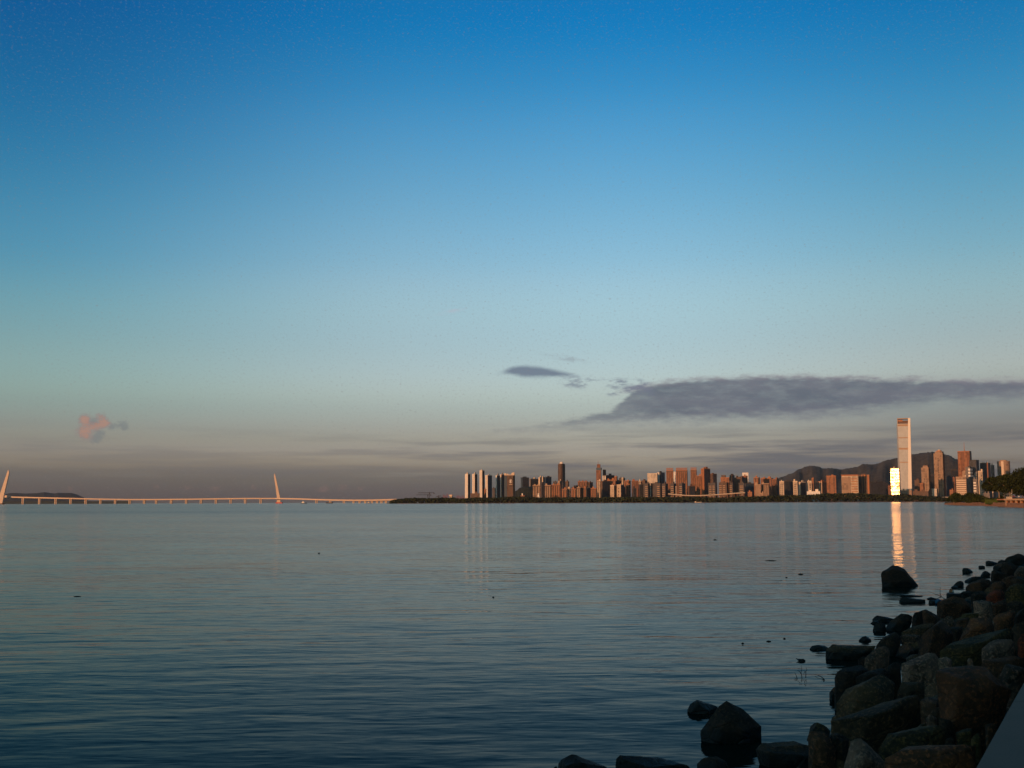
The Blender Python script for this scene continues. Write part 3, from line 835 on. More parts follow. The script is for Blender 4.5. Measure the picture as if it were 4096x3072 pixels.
# orange float on its rock
fp = on_bank(3490 + 1740 / 5.53, 2200 + 940 / 5.53)
fc = at(3490 + 1742 / 5.53, 2200 + 908 / 5.53, fp.y + 0.25)
fl = empty("float", fc)
tag(fl, "small orange float with a pale spot lying on the flat-ended dark rock", "float")
MB().dome(0, 0, -0.06, 0.085, 0.15, 12, 5).build("shell", plain("orange_plastic", (0.45, 0.13, 0.03), 0.5), fl, True)
MB().tube([(0.03, -0.10, 0.0), (0.03, -0.07, 0.0)], 0.028, 8).build("cap", plain("pale_plastic", (0.6, 0.55, 0.45), 0.5), fl)
# blue scrap on the plank-like rock
bc = at(3490 + 1432 / 5.53, 2200 + 1140 / 5.53, on_bank(3490 + 1432 / 5.53, 2200 + 1190 / 5.53).y - 0.1)
bb = hull_rock("bag", [bc + Vector((random.gauss(0, .045), random.gauss(0, .04), random.gauss(0, .05))) for _ in range(22)], 'dark', 77)
bb.data.materials.clear(); bb.data.materials.append(plain("blue_plastic", (0.02, 0.13, 0.24), 0.4))
tag(bb, "crumpled blue plastic bag caught beside the big split block", "bag")


def drift(px, py, wpx, label, hpx=4, cat="driftwood", name="driftwood"):
    c = onz(px, py)
    w_ = wpx * c.y / FOC
    r_ = max(hpx * c.y / FOC * 0.5, 0.02)
    m_ = MB().tube([(-w_ / 2, 0, 0.25 * r_), (-w_ * .1, 0.1 * w_, 0.5 * r_), (w_ * .2, 0.02 * w_, 0.45 * r_), (w_ / 2, -0.06 * w_, 0.2 * r_)], [r_ * .5, r_, r_ * .9, r_ * .4], 6)
    o = m_.build(name, twig_m)
    o.location = c
    return tag(o, label, cat)


drift(310, 2387, 30, "thin dark stick floating far to the left of all other driftwood")
drift(1276, 2214, 8, "tiny dark scrap of driftwood afloat, nearest to the left bridge pylon's side of the bay", 5)
drift(1973, 2390, 8, "tiny dark scrap of driftwood afloat below the left end of the skyline", 6)
drift(2860, 2160, 12, "small dark scrap of driftwood afloat under the striped waterfront blocks", 5)
drift(3083, 2243, 44, "longest thin stick floating in the open water")
drift(3203, 2298, 20, "short dark stick floating right of the longest one", 6)
drift(3146, 2311, 8, "tiny floating scrap beside the short dark stick", 5)
drift(2971, 2575, 10, "tiny dark scrap afloat, leftmost of the three nearest the squared stone beam", 5)
drift(3075, 2567, 18, "dark thin scrap afloat between two tiny ones off the squared stone beam", 5)
drift(3138, 2556, 9, "tiny dark scrap afloat closest to the squared stone beam", 6)
clump = hull_rock("weed_clump", [onz(3200, 2645) + Vector((random.gauss(0, .05), random.gauss(0, .05), random.gauss(0.01, .02))) for _ in range(20)], 'dark', 91)
tag(clump, "dark clump of weed floating just above the upright sprig", "weed")

# ------------------------------------------------------------------ facades
FM = {}


def facade(key):
    """wall + window grid laid out in metres on the building itself"""
    if key in FM: return FM[key]
    wall, glass, fh, bw, fz, fx, metal, grough = {
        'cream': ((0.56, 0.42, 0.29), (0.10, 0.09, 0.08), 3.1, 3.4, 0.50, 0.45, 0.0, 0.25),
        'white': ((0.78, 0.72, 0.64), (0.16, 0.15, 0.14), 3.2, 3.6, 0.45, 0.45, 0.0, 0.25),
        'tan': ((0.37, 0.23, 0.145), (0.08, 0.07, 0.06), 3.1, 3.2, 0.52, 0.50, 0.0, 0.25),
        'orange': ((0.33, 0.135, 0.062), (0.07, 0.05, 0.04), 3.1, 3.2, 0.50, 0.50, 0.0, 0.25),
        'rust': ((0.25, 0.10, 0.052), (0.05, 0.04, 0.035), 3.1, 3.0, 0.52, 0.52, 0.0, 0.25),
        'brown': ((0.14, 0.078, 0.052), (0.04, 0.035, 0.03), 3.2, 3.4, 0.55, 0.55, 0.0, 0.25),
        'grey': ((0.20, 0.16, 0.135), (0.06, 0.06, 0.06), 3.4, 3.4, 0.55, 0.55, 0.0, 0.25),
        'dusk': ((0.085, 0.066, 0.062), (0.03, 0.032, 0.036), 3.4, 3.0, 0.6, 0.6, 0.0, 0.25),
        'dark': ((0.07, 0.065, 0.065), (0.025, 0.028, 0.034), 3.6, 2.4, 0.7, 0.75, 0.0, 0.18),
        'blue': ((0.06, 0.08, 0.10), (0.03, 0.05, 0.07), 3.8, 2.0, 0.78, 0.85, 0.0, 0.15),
        'pale': ((0.55, 0.46, 0.36), (0.34, 0.28, 0.22), 3.8, 2.2, 0.55, 0.70, 0.0, 0.30),
        'steel': ((0.40, 0.385, 0.36), (0.31, 0.305, 0.295), 4.2, 2.6, 0.55, 0.80, 0.30, 0.30)}[key]
    mt, t, p = new_mat("facade_" + key)
    tc = t.n('ShaderNodeTexCoord')
    ox, oy, oz = t.sep(tc.outputs['Object'])
    nx, ny, nz = t.sep(tc.outputs['Normal'])
    useY = t.m('GREATER_THAN', t.m('ABSOLUTE', nx), t.m('ABSOLUTE', ny))
    h = t.m('ADD', t.m('MULTIPLY', oy, useY), t.m('MULTIPLY', ox, t.m('SUBTRACT', 1.0, useY)))
    fz_ = t.m('FRACT', t.m('ADD', t.m('DIVIDE', oz, fh), 0.15))
    fx_ = t.m('FRACT', t.m('ADD', t.m('DIVIDE', h, bw), 50.3))
    win = t.m('MULTIPLY', t.m('MULTIPLY', t.m('LESS_THAN', fz_, fz), t.m('LESS_THAN', fx_, fx)), t.m('LESS_THAN', t.m('ABSOLUTE', nz), 0.5))
    cell = t.n('ShaderNodeTexWhiteNoise')
    t.link(t.xyz(t.m('FLOOR', t.m('DIVIDE', h, bw)), t.m('FLOOR', t.m('DIVIDE', oz, fh)), useY), cell.inputs['Vector'])
    cell2 = t.n('ShaderNodeTexWhiteNoise')
    t.link(t.xyz(t.m('FLOOR', t.m('DIVIDE', h, bw * 1.6)), t.m('FLOOR', t.m('DIVIDE', oz, fh * 2)), t.m('ADD', useY, 7.0)), cell2.inputs['Vector'])
    soil = t.noise(t.mapping(tc.outputs['Object'], (0.12, 0.12, 0.03)), 1.0, 4, 0.6).outputs[0]
    wc = t.mix(soil, tuple(x * 0.72 for x in wall), tuple(min(1, x * 1.2) for x in wall))
    gc = t.mix(cell.outputs['Value'], tuple(x * (0.85 if metal else 0.5) for x in glass), tuple(x * (1.15 if metal else 1.7) for x in glass))
    if not metal: wc = t.mix(t.step(cell2.outputs['Value'], 0.55, 0.95, 0.0, 0.55), wc, tuple(x * 0.35 for x in wall))    # random wall cells toned darker
    t.link(t.mix(win, wc, gc), p.inputs['Base Color'])
    t.link(t.m('SUBTRACT', 0.85, t.m('MULTIPLY', win, 0.85 - (grough if metal else 0.5))), p.inputs['Roughness'])
    p.inputs['Specular IOR Level'].default_value = 0.5 if metal else 0.22
    if metal: t.link(t.m('MULTIPLY', win, metal), p.inputs['Metallic'])
    FM[key] = mt
    return mt


def flat(key):
    k = 'flat_' + key
    if k not in FM:
        FM[k] = plain("cladding_" + key, {'cream': (0.62, 0.47, 0.33), 'white': (0.76, 0.66, 0.54), 'tan': (0.38, 0.245, 0.155), 'orange': (0.36, 0.15, 0.07),
                      'rust': (0.27, 0.11, 0.058), 'brown': (0.14, 0.08, 0.055), 'grey': (0.20, 0.17, 0.145), 'dusk': (0.085, 0.07, 0.065), 'dark': (0.045, 0.042, 0.044),
                      'blue': (0.05, 0.065, 0.08), 'pale': (0.56, 0.47, 0.37), 'steel': (0.34, 0.29, 0.24)}[key], 0.85)
        FM[k].node_tree.nodes['Principled BSDF'].inputs['Specular IOR Level'].default_value = 0.2
    return FM[k]


def parapet(w, d, h, key, root, hh=1.6, th=0.6):
    m_ = MB()
    for a in ((-w / 2 - .15, w / 2 + .15, -d / 2 - .15, -d / 2 + th), (-w / 2 - .15, w / 2 + .15, d / 2 - th, d / 2 + .15)):
        m_.box(*a, h + .002, h + hh)
    for a in ((-w / 2 - .15, -w / 2 + th), (w / 2 - th, w / 2 + .15)):
        m_.box(*a, -d / 2 + th + .003, d / 2 - th - .003, h + .002, h + hh)
    return m_.build("parapet", flat(key), root)


def building(name, x0, x1, ytop, D, al, k, key, style, label, cat="building", group=None, z0=2.0, **o):
    """box seen between photo columns x0..x1 with its roof at row ytop; al = turn of the left visible face, k = its share of the width"""
    W_ = (x1 - x0) * D / FOC
    xc = x0 + k * (x1 - x0)
    cor = at(xc, (ytop + 1990) / 2, D)
    az = math.atan2(cor.x, cor.y)
    aw = R(al) - az                                    # heading of the left face's normal, from -Y towards +X
    W_ *= math.cos(az)
    w = max(k * W_ / math.cos(R(al)), 2.0)
    d = max((1 - k) * W_ / max(-math.sin(R(al)), 0.12), 5.0)
    d = min(d, o.get('dmax', 40.0))
    top = at(xc, ytop, D).z
    h = top - z0
    ex, ey = Vector((math.cos(aw), math.sin(aw), 0)), Vector((-math.sin(aw), math.cos(aw), 0))
    c = Vector((cor.x, cor.y, z0)) - ex * (w / 2) + ey * (d / 2)
    root = empty(name, c, aw)
    tag(root, label, cat, group)
    rng = random.Random(int(x0 * 7 + ytop))
    trim = o.get('trim', key)
    side = o.get('side', key)
    ph = min(1.6, h * 0.04)
    if style == 'octo':
        c_ = 0.28 * min(w, d)
        pts = [(-w / 2 + c_, -d / 2), (w / 2 - c_, -d / 2), (w / 2, -d / 2 + c_), (w / 2, d / 2 - c_), (w / 2 - c_, d / 2), (-w / 2 + c_, d / 2), (-w / 2, d / 2 - c_), (-w / 2, -d / 2 + c_)]
        MB().prism(pts, 0, h).build("wall", facade(key), root)
        MB().prism([(x * .9, y * .9) for x, y in pts], h + .01, h + 2).build("roof", flat(trim), root)
    elif style == 'round':
        n = 20
        pts = [(w / 2 * math.cos(2 * math.pi * i / n), max(d, w) / 2 * math.sin(2 * math.pi * i / n)) for i in range(n)]
        MB().prism(pts, 0, h).build("wall", facade(key), root)
        MB().prism([(x * .55, y * .55) for x, y in pts], h + .01, h + 3.5).build("plant_room", flat(trim), root)
    else:
        b = MB().box(-w / 2, w / 2, -d / 2, d / 2, 0, h).build("wall", facade(o.get('wall', 'brown' if style in ('ribbed', 'fins') and key in ('orange', 'tan', 'rust', 'cream') else key)), root)  # darker wall under ribs and fins deepens the gaps by colour
        if side != key:  # right-hand face in its own material, shade put into the darker colour
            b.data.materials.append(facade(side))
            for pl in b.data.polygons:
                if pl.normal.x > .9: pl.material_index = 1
        parapet(w, d, h, trim, root, ph + .3)
    if style == 'ribbed':                              # stacked bays; the slots' shade is in the darker wall colour
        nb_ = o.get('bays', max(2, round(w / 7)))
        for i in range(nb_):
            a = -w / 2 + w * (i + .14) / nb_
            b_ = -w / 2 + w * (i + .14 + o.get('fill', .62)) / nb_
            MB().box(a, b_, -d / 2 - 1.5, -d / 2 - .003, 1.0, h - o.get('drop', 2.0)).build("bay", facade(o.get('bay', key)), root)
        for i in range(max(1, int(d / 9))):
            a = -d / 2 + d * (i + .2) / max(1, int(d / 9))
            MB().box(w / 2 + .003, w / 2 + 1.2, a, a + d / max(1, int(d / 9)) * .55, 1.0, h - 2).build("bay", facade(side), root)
    if style == 'banded':                              # pale balcony fronts, one per storey, on part of the front
        nb_ = o.get('floors', 9)
        for c0, c1 in o.get('cols', ((.2, .8),)):
            for i in range(nb_):
                z = h * (0.06 + 0.88 * i / nb_)
                MB().box(-w / 2 + w * c0, -w / 2 + w * c1, -d / 2 - 1.3, -d / 2 - .003, z, z + h * .88 / nb_ * o.get('bh', .36)).build("balcony", flat(o.get('band', 'tan')), root)
    if style == 'strips':                              # full-height piers; sunlit strips put into their pale colour
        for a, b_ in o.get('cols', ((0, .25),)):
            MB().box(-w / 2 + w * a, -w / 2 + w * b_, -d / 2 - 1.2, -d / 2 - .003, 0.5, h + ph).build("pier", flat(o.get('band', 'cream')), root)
    if style == 'fins':                                # rooftop frame of upright fins
        nf_ = o.get('nf', 6)
        for i in range(nf_):
            a = -w / 2 + w * (i + .2) / nf_
            MB().box(a, a + w / nf_ * .45, -d / 2 + .8, d / 2 - .8, h + ph + .31, h + ph + 5.0).build("roof_fin", flat(trim), root)
        MB().box(-w / 2, w / 2, -d / 2, d / 2, h + ph + 5.02, h + ph + 6.2).build("roof_frame", flat(trim), root)
        nb_ = o.get('bays', max(2, round(w / 7)))
        for i in range(nb_):
            a = -w / 2 + w * (i + .16) / nb_
            MB().box(a, a + w / nb_ * .58, -d / 2 - 1.4, -d / 2 - .003, 1.0, h - 3).build("bay", facade(key), root)
    if style == 'slots':                               # window columns as sunk dark strips
        for a, b_ in o.get('cols', ((.3, .4), (.62, .72))):
            nfl = o.get('floors', 10)
            for i in range(nfl):
                z = h * (.05 + .88 * i / nfl)
                MB().box(-w / 2 + w * a, -w / 2 + w * b_, -d / 2 - .25, -d / 2 - .003, z, z + h * .88 / nfl * .55).build("window", flat('dark'), root)
    # things on the roof
    if o.get('plant', 1) and style not in ('octo', 'round', 'fins'):
        n_ = o.get('plant', 1)
        for i in range(n_):
            pw, pd = w * rng.uniform(.18, .36) / n_ ** .5, d * rng.uniform(.25, .5)
            px_ = rng.uniform(-w / 2 + pw / 2 + 1, w / 2 - pw / 2 - 1) if w > pw + 2 else 0
            if n_ > 1: px_ = -w / 2 + w * (i + .5) / n_
            hh = rng.uniform(2.5, 5.5) * o.get('ph', 1.0)
            MB().box(px_ - pw / 2, px_ + pw / 2, -pd / 2, pd / 2, h + .004, h + ph + hh).build("plant_room", flat(o.get('pk', trim)), root)
    if o.get('frame'):                                 # raised frame round the roof edge
        m_ = MB()
        for sx_ in (-1, 1):
            for sy_ in (-1, 1):
                m_.box(sx_ * (w / 2 - .6) - .6, sx_ * (w / 2 - .6) + .6, sy_ * (d / 2 - .6) - .6, sy_ * (d / 2 - .6) + .6, h + ph + .31, h + ph + 4)
        m_.build("roof_post", flat(trim), root)
        MB().box(-w / 2 - .4, w / 2 + .4, -d / 2 - .4, d / 2 + .4, h + ph + 4.01, h + ph + 5).build("roof_slab", flat(trim), root)
    root['w'], root['d'], root['h'] = w, d, h
    return root


def on_roof(root, name, mb, mat, smooth=False):
    o = mb.build(name, mat, root, smooth)
    return o


B = building
# ---- left group: slim pale slabs, flank shade put into darker material
LG = "slim slabs at the left end of the skyline"
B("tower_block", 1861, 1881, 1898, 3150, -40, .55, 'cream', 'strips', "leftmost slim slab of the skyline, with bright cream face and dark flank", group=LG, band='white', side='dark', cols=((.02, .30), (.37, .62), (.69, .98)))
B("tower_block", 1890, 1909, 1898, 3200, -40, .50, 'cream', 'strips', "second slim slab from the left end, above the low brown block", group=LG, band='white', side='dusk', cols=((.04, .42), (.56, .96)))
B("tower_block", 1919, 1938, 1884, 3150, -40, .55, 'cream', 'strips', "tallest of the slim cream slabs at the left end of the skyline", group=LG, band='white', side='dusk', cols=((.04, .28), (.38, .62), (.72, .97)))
B("tower_block", 1942, 1968, 1903, 3200, -40, .36, 'cream', 'strips', "slim cream slab with a wide shaded flank right of the tallest one", group=LG, band='white', side='blue', cols=((.04, .40), (.54, .96)))
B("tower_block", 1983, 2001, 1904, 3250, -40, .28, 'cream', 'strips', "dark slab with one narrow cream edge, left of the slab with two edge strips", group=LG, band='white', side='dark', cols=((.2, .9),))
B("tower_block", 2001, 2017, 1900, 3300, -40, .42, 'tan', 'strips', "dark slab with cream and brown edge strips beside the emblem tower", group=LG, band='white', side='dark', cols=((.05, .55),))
ht = B("tower_block", 2017, 2060, 1901, 3350, -12, .97, 'brown', 'plain', "broad brown tower with a bright round emblem high on its face", trim='cream', plant=2, pk='cream', side='dark', dmax=22)
w, d, h = ht['w'], ht['d'], ht['h']
MB().box(-w / 2, -w / 2 + w * .26, -d / 2 - .9, -d / 2 - .003, 1, h - 2).build("glass_bay", facade('blue'), ht)
MB().box(w / 2 - w * .20, w / 2 - w * .02, -d / 2 - .9, -d / 2 + 4, h + 2.0, h + 8).build("roof_block", flat('cream'), ht)
MB().box(-w / 2 + w * .0, -w / 2 + w * .2, -d / 2 - .9, -d / 2 + 4, h + 2.0, h + 6).build("roof_block", flat('cream'), ht)
m_ = MB()
m_.loft([[(w * .12 + r_ * math.cos(a), -d / 2 - .4, h - 17 + 1.25 * r_ * math.sin(a)) for a in [i * math.pi / 8 for i in range(16)]] for r_ in (4.4, 3.6)], cap=False)
m_.loft([[(w * .12 + r_ * math.cos(a) * (1 if math.sin(a) > 0 else .55), y_, h - 16.5 + (2.4 if math.sin(a) > 0 else 5.4) * r_ / 2.0 * math.sin(a)) for a in [i * math.pi / 8 for i in range(16)]] for y_, r_ in ((-d / 2 - .003, 2.0), (-d / 2 - .5, 2.0))])
m_.build("emblem", flat('white'), ht)
m_ = MB()
for i in range(6): m_.box(w * .12 - 5 + i * 1.75, w * .12 - 3.9 + i * 1.75, -d / 2 - .4, -d / 2 - .003, h - 27.5, h - 25.7)
m_.build("lettering", flat('cream'), ht)
B("apartment_block", 1882, 1919, 1975, 3080, -20, .9, 'brown', 'plain', "low brown block between the two leftmost slim slabs")
B("apartment_block", 1937, 1944, 1959, 3120, -20, .9, 'orange', 'plain', "small orange block left of the slab with the wide shaded flank")
B("tower_block", 1969, 1983, 1954, 3900, -20, .7, 'dusk', 'plain', "dim grey distant block between the slab with the wide shaded flank and the next dark slab")
# ---- knoll group
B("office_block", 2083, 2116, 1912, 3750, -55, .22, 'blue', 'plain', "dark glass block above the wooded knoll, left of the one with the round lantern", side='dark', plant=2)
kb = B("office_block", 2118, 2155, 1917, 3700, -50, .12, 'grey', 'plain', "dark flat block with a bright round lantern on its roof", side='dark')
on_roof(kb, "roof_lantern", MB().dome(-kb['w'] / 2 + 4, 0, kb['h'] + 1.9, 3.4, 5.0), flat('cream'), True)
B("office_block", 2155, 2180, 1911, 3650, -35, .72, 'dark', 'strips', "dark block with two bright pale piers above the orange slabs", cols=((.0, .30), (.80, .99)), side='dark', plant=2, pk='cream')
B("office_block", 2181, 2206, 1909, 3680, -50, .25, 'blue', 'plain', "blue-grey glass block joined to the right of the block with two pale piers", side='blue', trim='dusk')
bt = B("skyscraper", 2230, 2264, 1857, 3600, -24, .52, 'brown', 'octo', "tall many-sided brown-grey skyscraper with a bright dome on top", dmax=30)
on_roof(bt, "dome", MB().dome(0, 0, bt['h'] + 2.02, 6.2, 7.0), flat('white'), True)
FS = "orange slabs along the waterfront"
B("apartment_block", 2131, 2162, 1943, 3080, -8, .97, 'tan', 'ribbed', "orange ribbed slab behind the white domed hut, leftmost of the waterfront slabs", group=FS, bays=3, plant=2)
B("apartment_block", 2163, 2178, 1934, 3200, -60, .3, 'dusk', 'plain', "dull dark slab wedged between the first two orange ribbed slabs", side='dark')
B("apartment_block", 2179, 2204, 1943, 3080, -8, .97, 'tan', 'ribbed', "orange ribbed slab right of the dull dark slab", group=FS, bays=3)
B("apartment_block", 2205.5, 2242, 1941, 3080, -8, .97, 'orange', 'ribbed', "widest orange ribbed slab, below the dark block left of the domed skyscraper", group=FS, bays=4, plant=2)
B("office_block", 2212, 2229, 1928, 3400, -15, .9, 'dusk', 'plain', "dark grey block at the left foot of the domed skyscraper")
B("office_block", 2233, 2247, 1925, 3450, -25, .75, 'dark', 'strips', "dark block with a yellow-lit head at the foot of the domed skyscraper", cols=((.0, .8),), band='tan', side='dark', pk='cream')
B("office_block", 2248, 2262, 1930, 3400, -45, .3, 'dark', 'plain', "narrow dark block directly under the domed skyscraper", side='blue')
B("office_block", 2262, 2277, 1928, 3350, -15, .72, 'brown', 'plain', "dull brown block at the right foot of the domed skyscraper", side='dark')
B("apartment_block", 2247, 2270, 1958, 3060, -14, .9, 'orange', 'ribbed', "low orange ribbed slab right of the widest one", group=FS, bays=2, fill=.55, side='dark')
bb_ = B("apartment_block", 2270, 2284, 1956, 3070, -14, .8, 'tan', 'banded', "low pale-banded block with a round yellowish roof tank", floors=8, cols=((.1, .9),), band='cream', side='dark')
on_roof(bb_, "roof_tank", MB().dome(0, 0, bb_['h'] + 1.9, 3.4, 4.6), flat('cream'), True)
B("apartment_block", 2285, 2306, 1957, 3060, -14, .88, 'orange', 'ribbed', "low orange ribbed slab right of the block with the yellowish roof tank", group=FS, bays=2, side='dark')
B("apartment_block", 2286, 2324, 1950, 3250, -45, .3, 'dusk', 'plain', "wide dim block behind the low orange ribbed slabs", side='dark', plant=2)
B("apartment_block", 2311, 2352, 1928, 3300, -12, .94, 'rust', 'ribbed', "rust-red slab with an uneven top left of the stepped spire tower", bays=4, plant=3, side='dark')
B("apartment_block", 2352, 2372, 1931, 3300, -40, .35, 'brown', 'plain', "dark-sided block joined to the right of the rust-red slab", side='dark')
B("apartment_block", 2307, 2325, 1952, 3060, -14, .8, 'tan', 'ribbed', "low tan slab under the rust-red slab", group=FS, bays=2, side='dark')
B("apartment_block", 2325, 2347, 1953, 3070, -14, .9, 'orange', 'ribbed', "low orange slab with three lit ribs left of the striped grey one", group=FS, bays=3, fill=.5, side='dark')
B("apartment_block", 2347, 2362, 1952, 3080, -45, .4, 'grey', 'plain', "low grey striped block between two orange slabs", side='dark')
B("apartment_block", 2363, 2387, 1955, 3060, -14, .92, 'orange', 'ribbed', "low orange slab at the foot of the stepped spire tower", group=FS, bays=3, fill=.55, side='dark')
# stepped spire tower
st = B("skyscraper", 2385, 2406, 1884, 3400, -14, .9, 'rust', 'plain', "stepped reddish tower under construction with a thin mast on top", plant=0, side='dusk', dmax=24)
w, d, h = st['w'], st['d'], st['h']
MB().box(-w / 2 + .5, w / 2 + 1.5, -d / 2 - .8, d / 2, h + 2, h + 10).build("dark_storeys", facade('blue'), st)
MB().box(-w / 2 + 2.6, w / 2 - 2.4, -d / 2 + 1, d / 2 - 1, h + 10.01, h + 20).build("upper_stage", facade('rust'), st)
MB().tube([(-1.5, 0, h + 20), (-1.5, 0, h + 32)], [.7, .3]).build("mast", flat('rust'), st)
sc2 = B("skyscraper", 2411, 2425.5, 1881, 3420, -14, .75, 'brown', 'octo', "round-headed brown shaft close beside the stepped spire tower", dmax=14)
B("apartment_block", 2389, 2403.5, 1925, 3300, -14, .92, 'cream', 'ribbed', "bright cream-orange block in front of the stepped spire tower", bays=2)
B("office_block", 2404, 2440, 1926, 3250, -45, .18, 'brown', 'plain', "large dark navy block right of the bright cream-orange one", side='dark')
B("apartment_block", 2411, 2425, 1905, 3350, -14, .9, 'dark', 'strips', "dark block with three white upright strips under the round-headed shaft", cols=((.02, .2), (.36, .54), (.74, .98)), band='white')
B("office_block", 2424, 2458, 1903, 3450, -50, .12, 'dusk', 'plain', "dark navy block with a hipped top right of the white-striped block", side='dark')
B("apartment_block", 2424, 2462, 1921, 3280, -8, .97, 'orange', 'plain', "broad orange block in front of the navy hipped-top one", plant=2)
B("apartment_block", 2458, 2471, 1908, 3450, -25, .7, 'orange', 'plain', "narrow orange tower right of the navy hipped-top block", side='dusk')
B("office_block", 2476, 2488, 1914, 3700, -20, .8, 'dusk', 'plain', "dim grey far tower left of the pale-edged one")
B("office_block", 2487, 2501, 1913, 3650, -30, .45, 'cream', 'plain', "far tower with a pale left edge above the low roofs", side='dusk')
B("office_block", 2463, 2486, 1926, 3300, -50, .15, 'brown', 'plain', "near-black block below the narrow orange tower", side='dark')
CB = "cream window blocks on the waterfront"
B("apartment_block", 2441, 2464, 1943, 3080, -35, .66, 'cream', 'slots', "cream block with a reddish roof cap and small dark windows, left of its twin", group=CB, side='dark', pk='rust', cols=((.42, .5), (.72, .8)), floors=9)
B("apartment_block", 2467, 2494, 1941, 3080, -35, .62, 'cream', 'slots', "cream block with a dark notch down the middle, right of its twin", group=CB, side='dark', pk='rust', cols=((.40, .56),), floors=5)
B("apartment_block", 2488, 2502, 1950, 3090, -40, .4, 'brown', 'plain', "low dark brown block between the cream twin and the tall orange pair", side='dark')
B("apartment_block", 2497, 2523, 1925, 3250, -20, .75, 'orange', 'ribbed', "orange tower with a dark right side, left of the wide orange pair", side='dark', bays=3)
B("apartment_block", 2504, 2522, 1938, 3120, -10, .85, 'orange', 'ribbed', "lower orange block standing before the one with the dark right side", bays=2, side='dark')
B("apartment_block", 2527, 2554, 1925, 3200, -10, .95, 'rust', 'ribbed', "tall dull orange slab left of the narrow yellow-lit block", bays=4)
B("office_block", 2529, 2546, 1954, 3080, -60, .3, 'dusk', 'plain', "low dark block at the foot of the tall dull orange slab", side='dark')
B("apartment_block", 2555, 2567, 1926, 3250, -10, .8, 'cream', 'ribbed', "narrow yellow-lit block between two reddish slabs", bays=2, side='brown')
B("apartment_block", 2567, 2590, 1924, 3300, -25, .6, 'brown', 'plain', "brown block with a dark right half left of the square pale office", side='dark')
B("office_block", 2555, 2578, 1940, 3090, -60, .2, 'dusk', 'plain', "dark low block before the narrow yellow-lit one", side='dark')
BG = "balcony-striped blocks on the waterfront"
B("apartment_block", 2574, 2600, 1936, 3070, -15, .72, 'dusk', 'banded', "balcony-striped brown block, leftmost of the striped ones", group=BG, side='dark', cols=((.35, .9),), floors=8)
B("office_block", 2590, 2634, 1895, 3450, -12, .9, 'pale', 'plain', "square pale cream office with a plain bright face", plant=0, side='dark', trim='pale')
of = B("office_block", 2629, 2660, 1892, 3500, -35, .50, 'dark', 'strips', "dark glass tower with one bright white pier right of the square pale office", cols=((.05, .62),), band='white', side='blue')
B("apartment_block", 2604, 2648, 1935, 3080, -15, .85, 'dusk', 'banded', "wide dark block with balcony stripes near its right end below the square pale office", group=BG, side='dark', cols=((.66, .92),), floors=8)
B("apartment_block", 2648, 2672, 1937, 3070, -18, .58, 'dusk', 'banded', "balcony-striped block below the dark glass tower with the white pier", group=BG, side='dark', cols=((.1, .85),), floors=8)
OT = "tall orange towers with finned tops"
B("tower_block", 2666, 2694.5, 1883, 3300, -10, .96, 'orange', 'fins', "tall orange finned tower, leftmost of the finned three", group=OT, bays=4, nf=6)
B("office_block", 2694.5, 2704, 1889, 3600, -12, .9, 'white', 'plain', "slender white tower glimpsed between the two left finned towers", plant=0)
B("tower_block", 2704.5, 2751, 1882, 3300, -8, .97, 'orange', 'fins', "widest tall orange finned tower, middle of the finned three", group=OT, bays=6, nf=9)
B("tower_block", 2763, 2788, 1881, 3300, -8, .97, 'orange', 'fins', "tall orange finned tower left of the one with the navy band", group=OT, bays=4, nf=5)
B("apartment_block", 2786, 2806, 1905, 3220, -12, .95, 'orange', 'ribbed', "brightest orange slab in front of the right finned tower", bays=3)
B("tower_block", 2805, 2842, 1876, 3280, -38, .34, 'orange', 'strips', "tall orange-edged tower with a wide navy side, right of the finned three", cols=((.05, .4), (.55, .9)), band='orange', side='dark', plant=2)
B("apartment_block", 2682, 2706, 1936, 3070, -18, .55, 'dusk', 'banded', "balcony-striped block in front of the leftmost finned tower", group=BG, side='dark', cols=((.15, .95),), floors=8)
B("apartment_block", 2716, 2741, 1936, 3070, -18, .52, 'dusk', 'banded', "balcony-striped block in front of the widest finned tower", group=BG, side='dark', cols=((.1, .95),), floors=8)
MB_ = B("chimney", 2703, 2706.5, 1948, 3060, -15, .7, 'cream', 'plain', "thin pale chimney between the two striped blocks under the finned towers", cat="chimney", plant=0)
B("office_block", 2752, 2780, 1946, 3080, -55, .18, 'brown', 'plain', "low dark navy block between the widest finned tower and the next", side='dark')
B("office_block", 2841, 2868, 1897, 3600, -40, .45, 'brown', 'plain', "dim brown far tower right of the navy-sided one", side='dusk')
B("apartment_block", 2833, 2866, 1934, 3080, -15, .88, 'dusk', 'banded', "striped block with two columns of balconies below the dim brown far tower", group=BG, side='dark', cols=((.12, .46), (.62, .9)), floors=9)
B("apartment_block", 2876, 2915, 1932, 3070, -18, .80, 'brown', 'banded', "widest balcony-striped block, below the stepped brown tower", group=BG, side='dark', cols=((.02, .36), (.52, .82)), floors=9)
sb = B("apartment_block", 2883, 2919, 1912, 3300, -10, .95, 'orange', 'plain', "stepped orange-brown tower above the widest striped block", plant=0)
MB().box(-sb['w'] / 2 + 2, -sb['w'] / 2 + 2 + sb['w'] * .5, -sb['d'] / 2 + 1, sb['d'] / 2 - 1, sb['h'] + 2, sb['h'] + 8.5).build("upper_stage", facade('brown'), sb)
B("office_block", 2919, 2939, 1903, 3400, -30, .5, 'brown', 'plain', "brown tower with dark glass and a rounded cap left of the white tower", side='dark', plant=2)
B("apartment_block", 2916, 2934, 1933, 3080, -15, .85, 'dusk', 'banded', "narrow balcony-striped block under the brown round-capped tower", group=BG, side='dark', cols=((.1, .8),), floors=9)
B("office_block", 2937, 2982, 1912, 3350, -20, .7, 'brown', 'plain', "long dull brown block with a pale roof edge below the white tower", side='dark', plant=3)
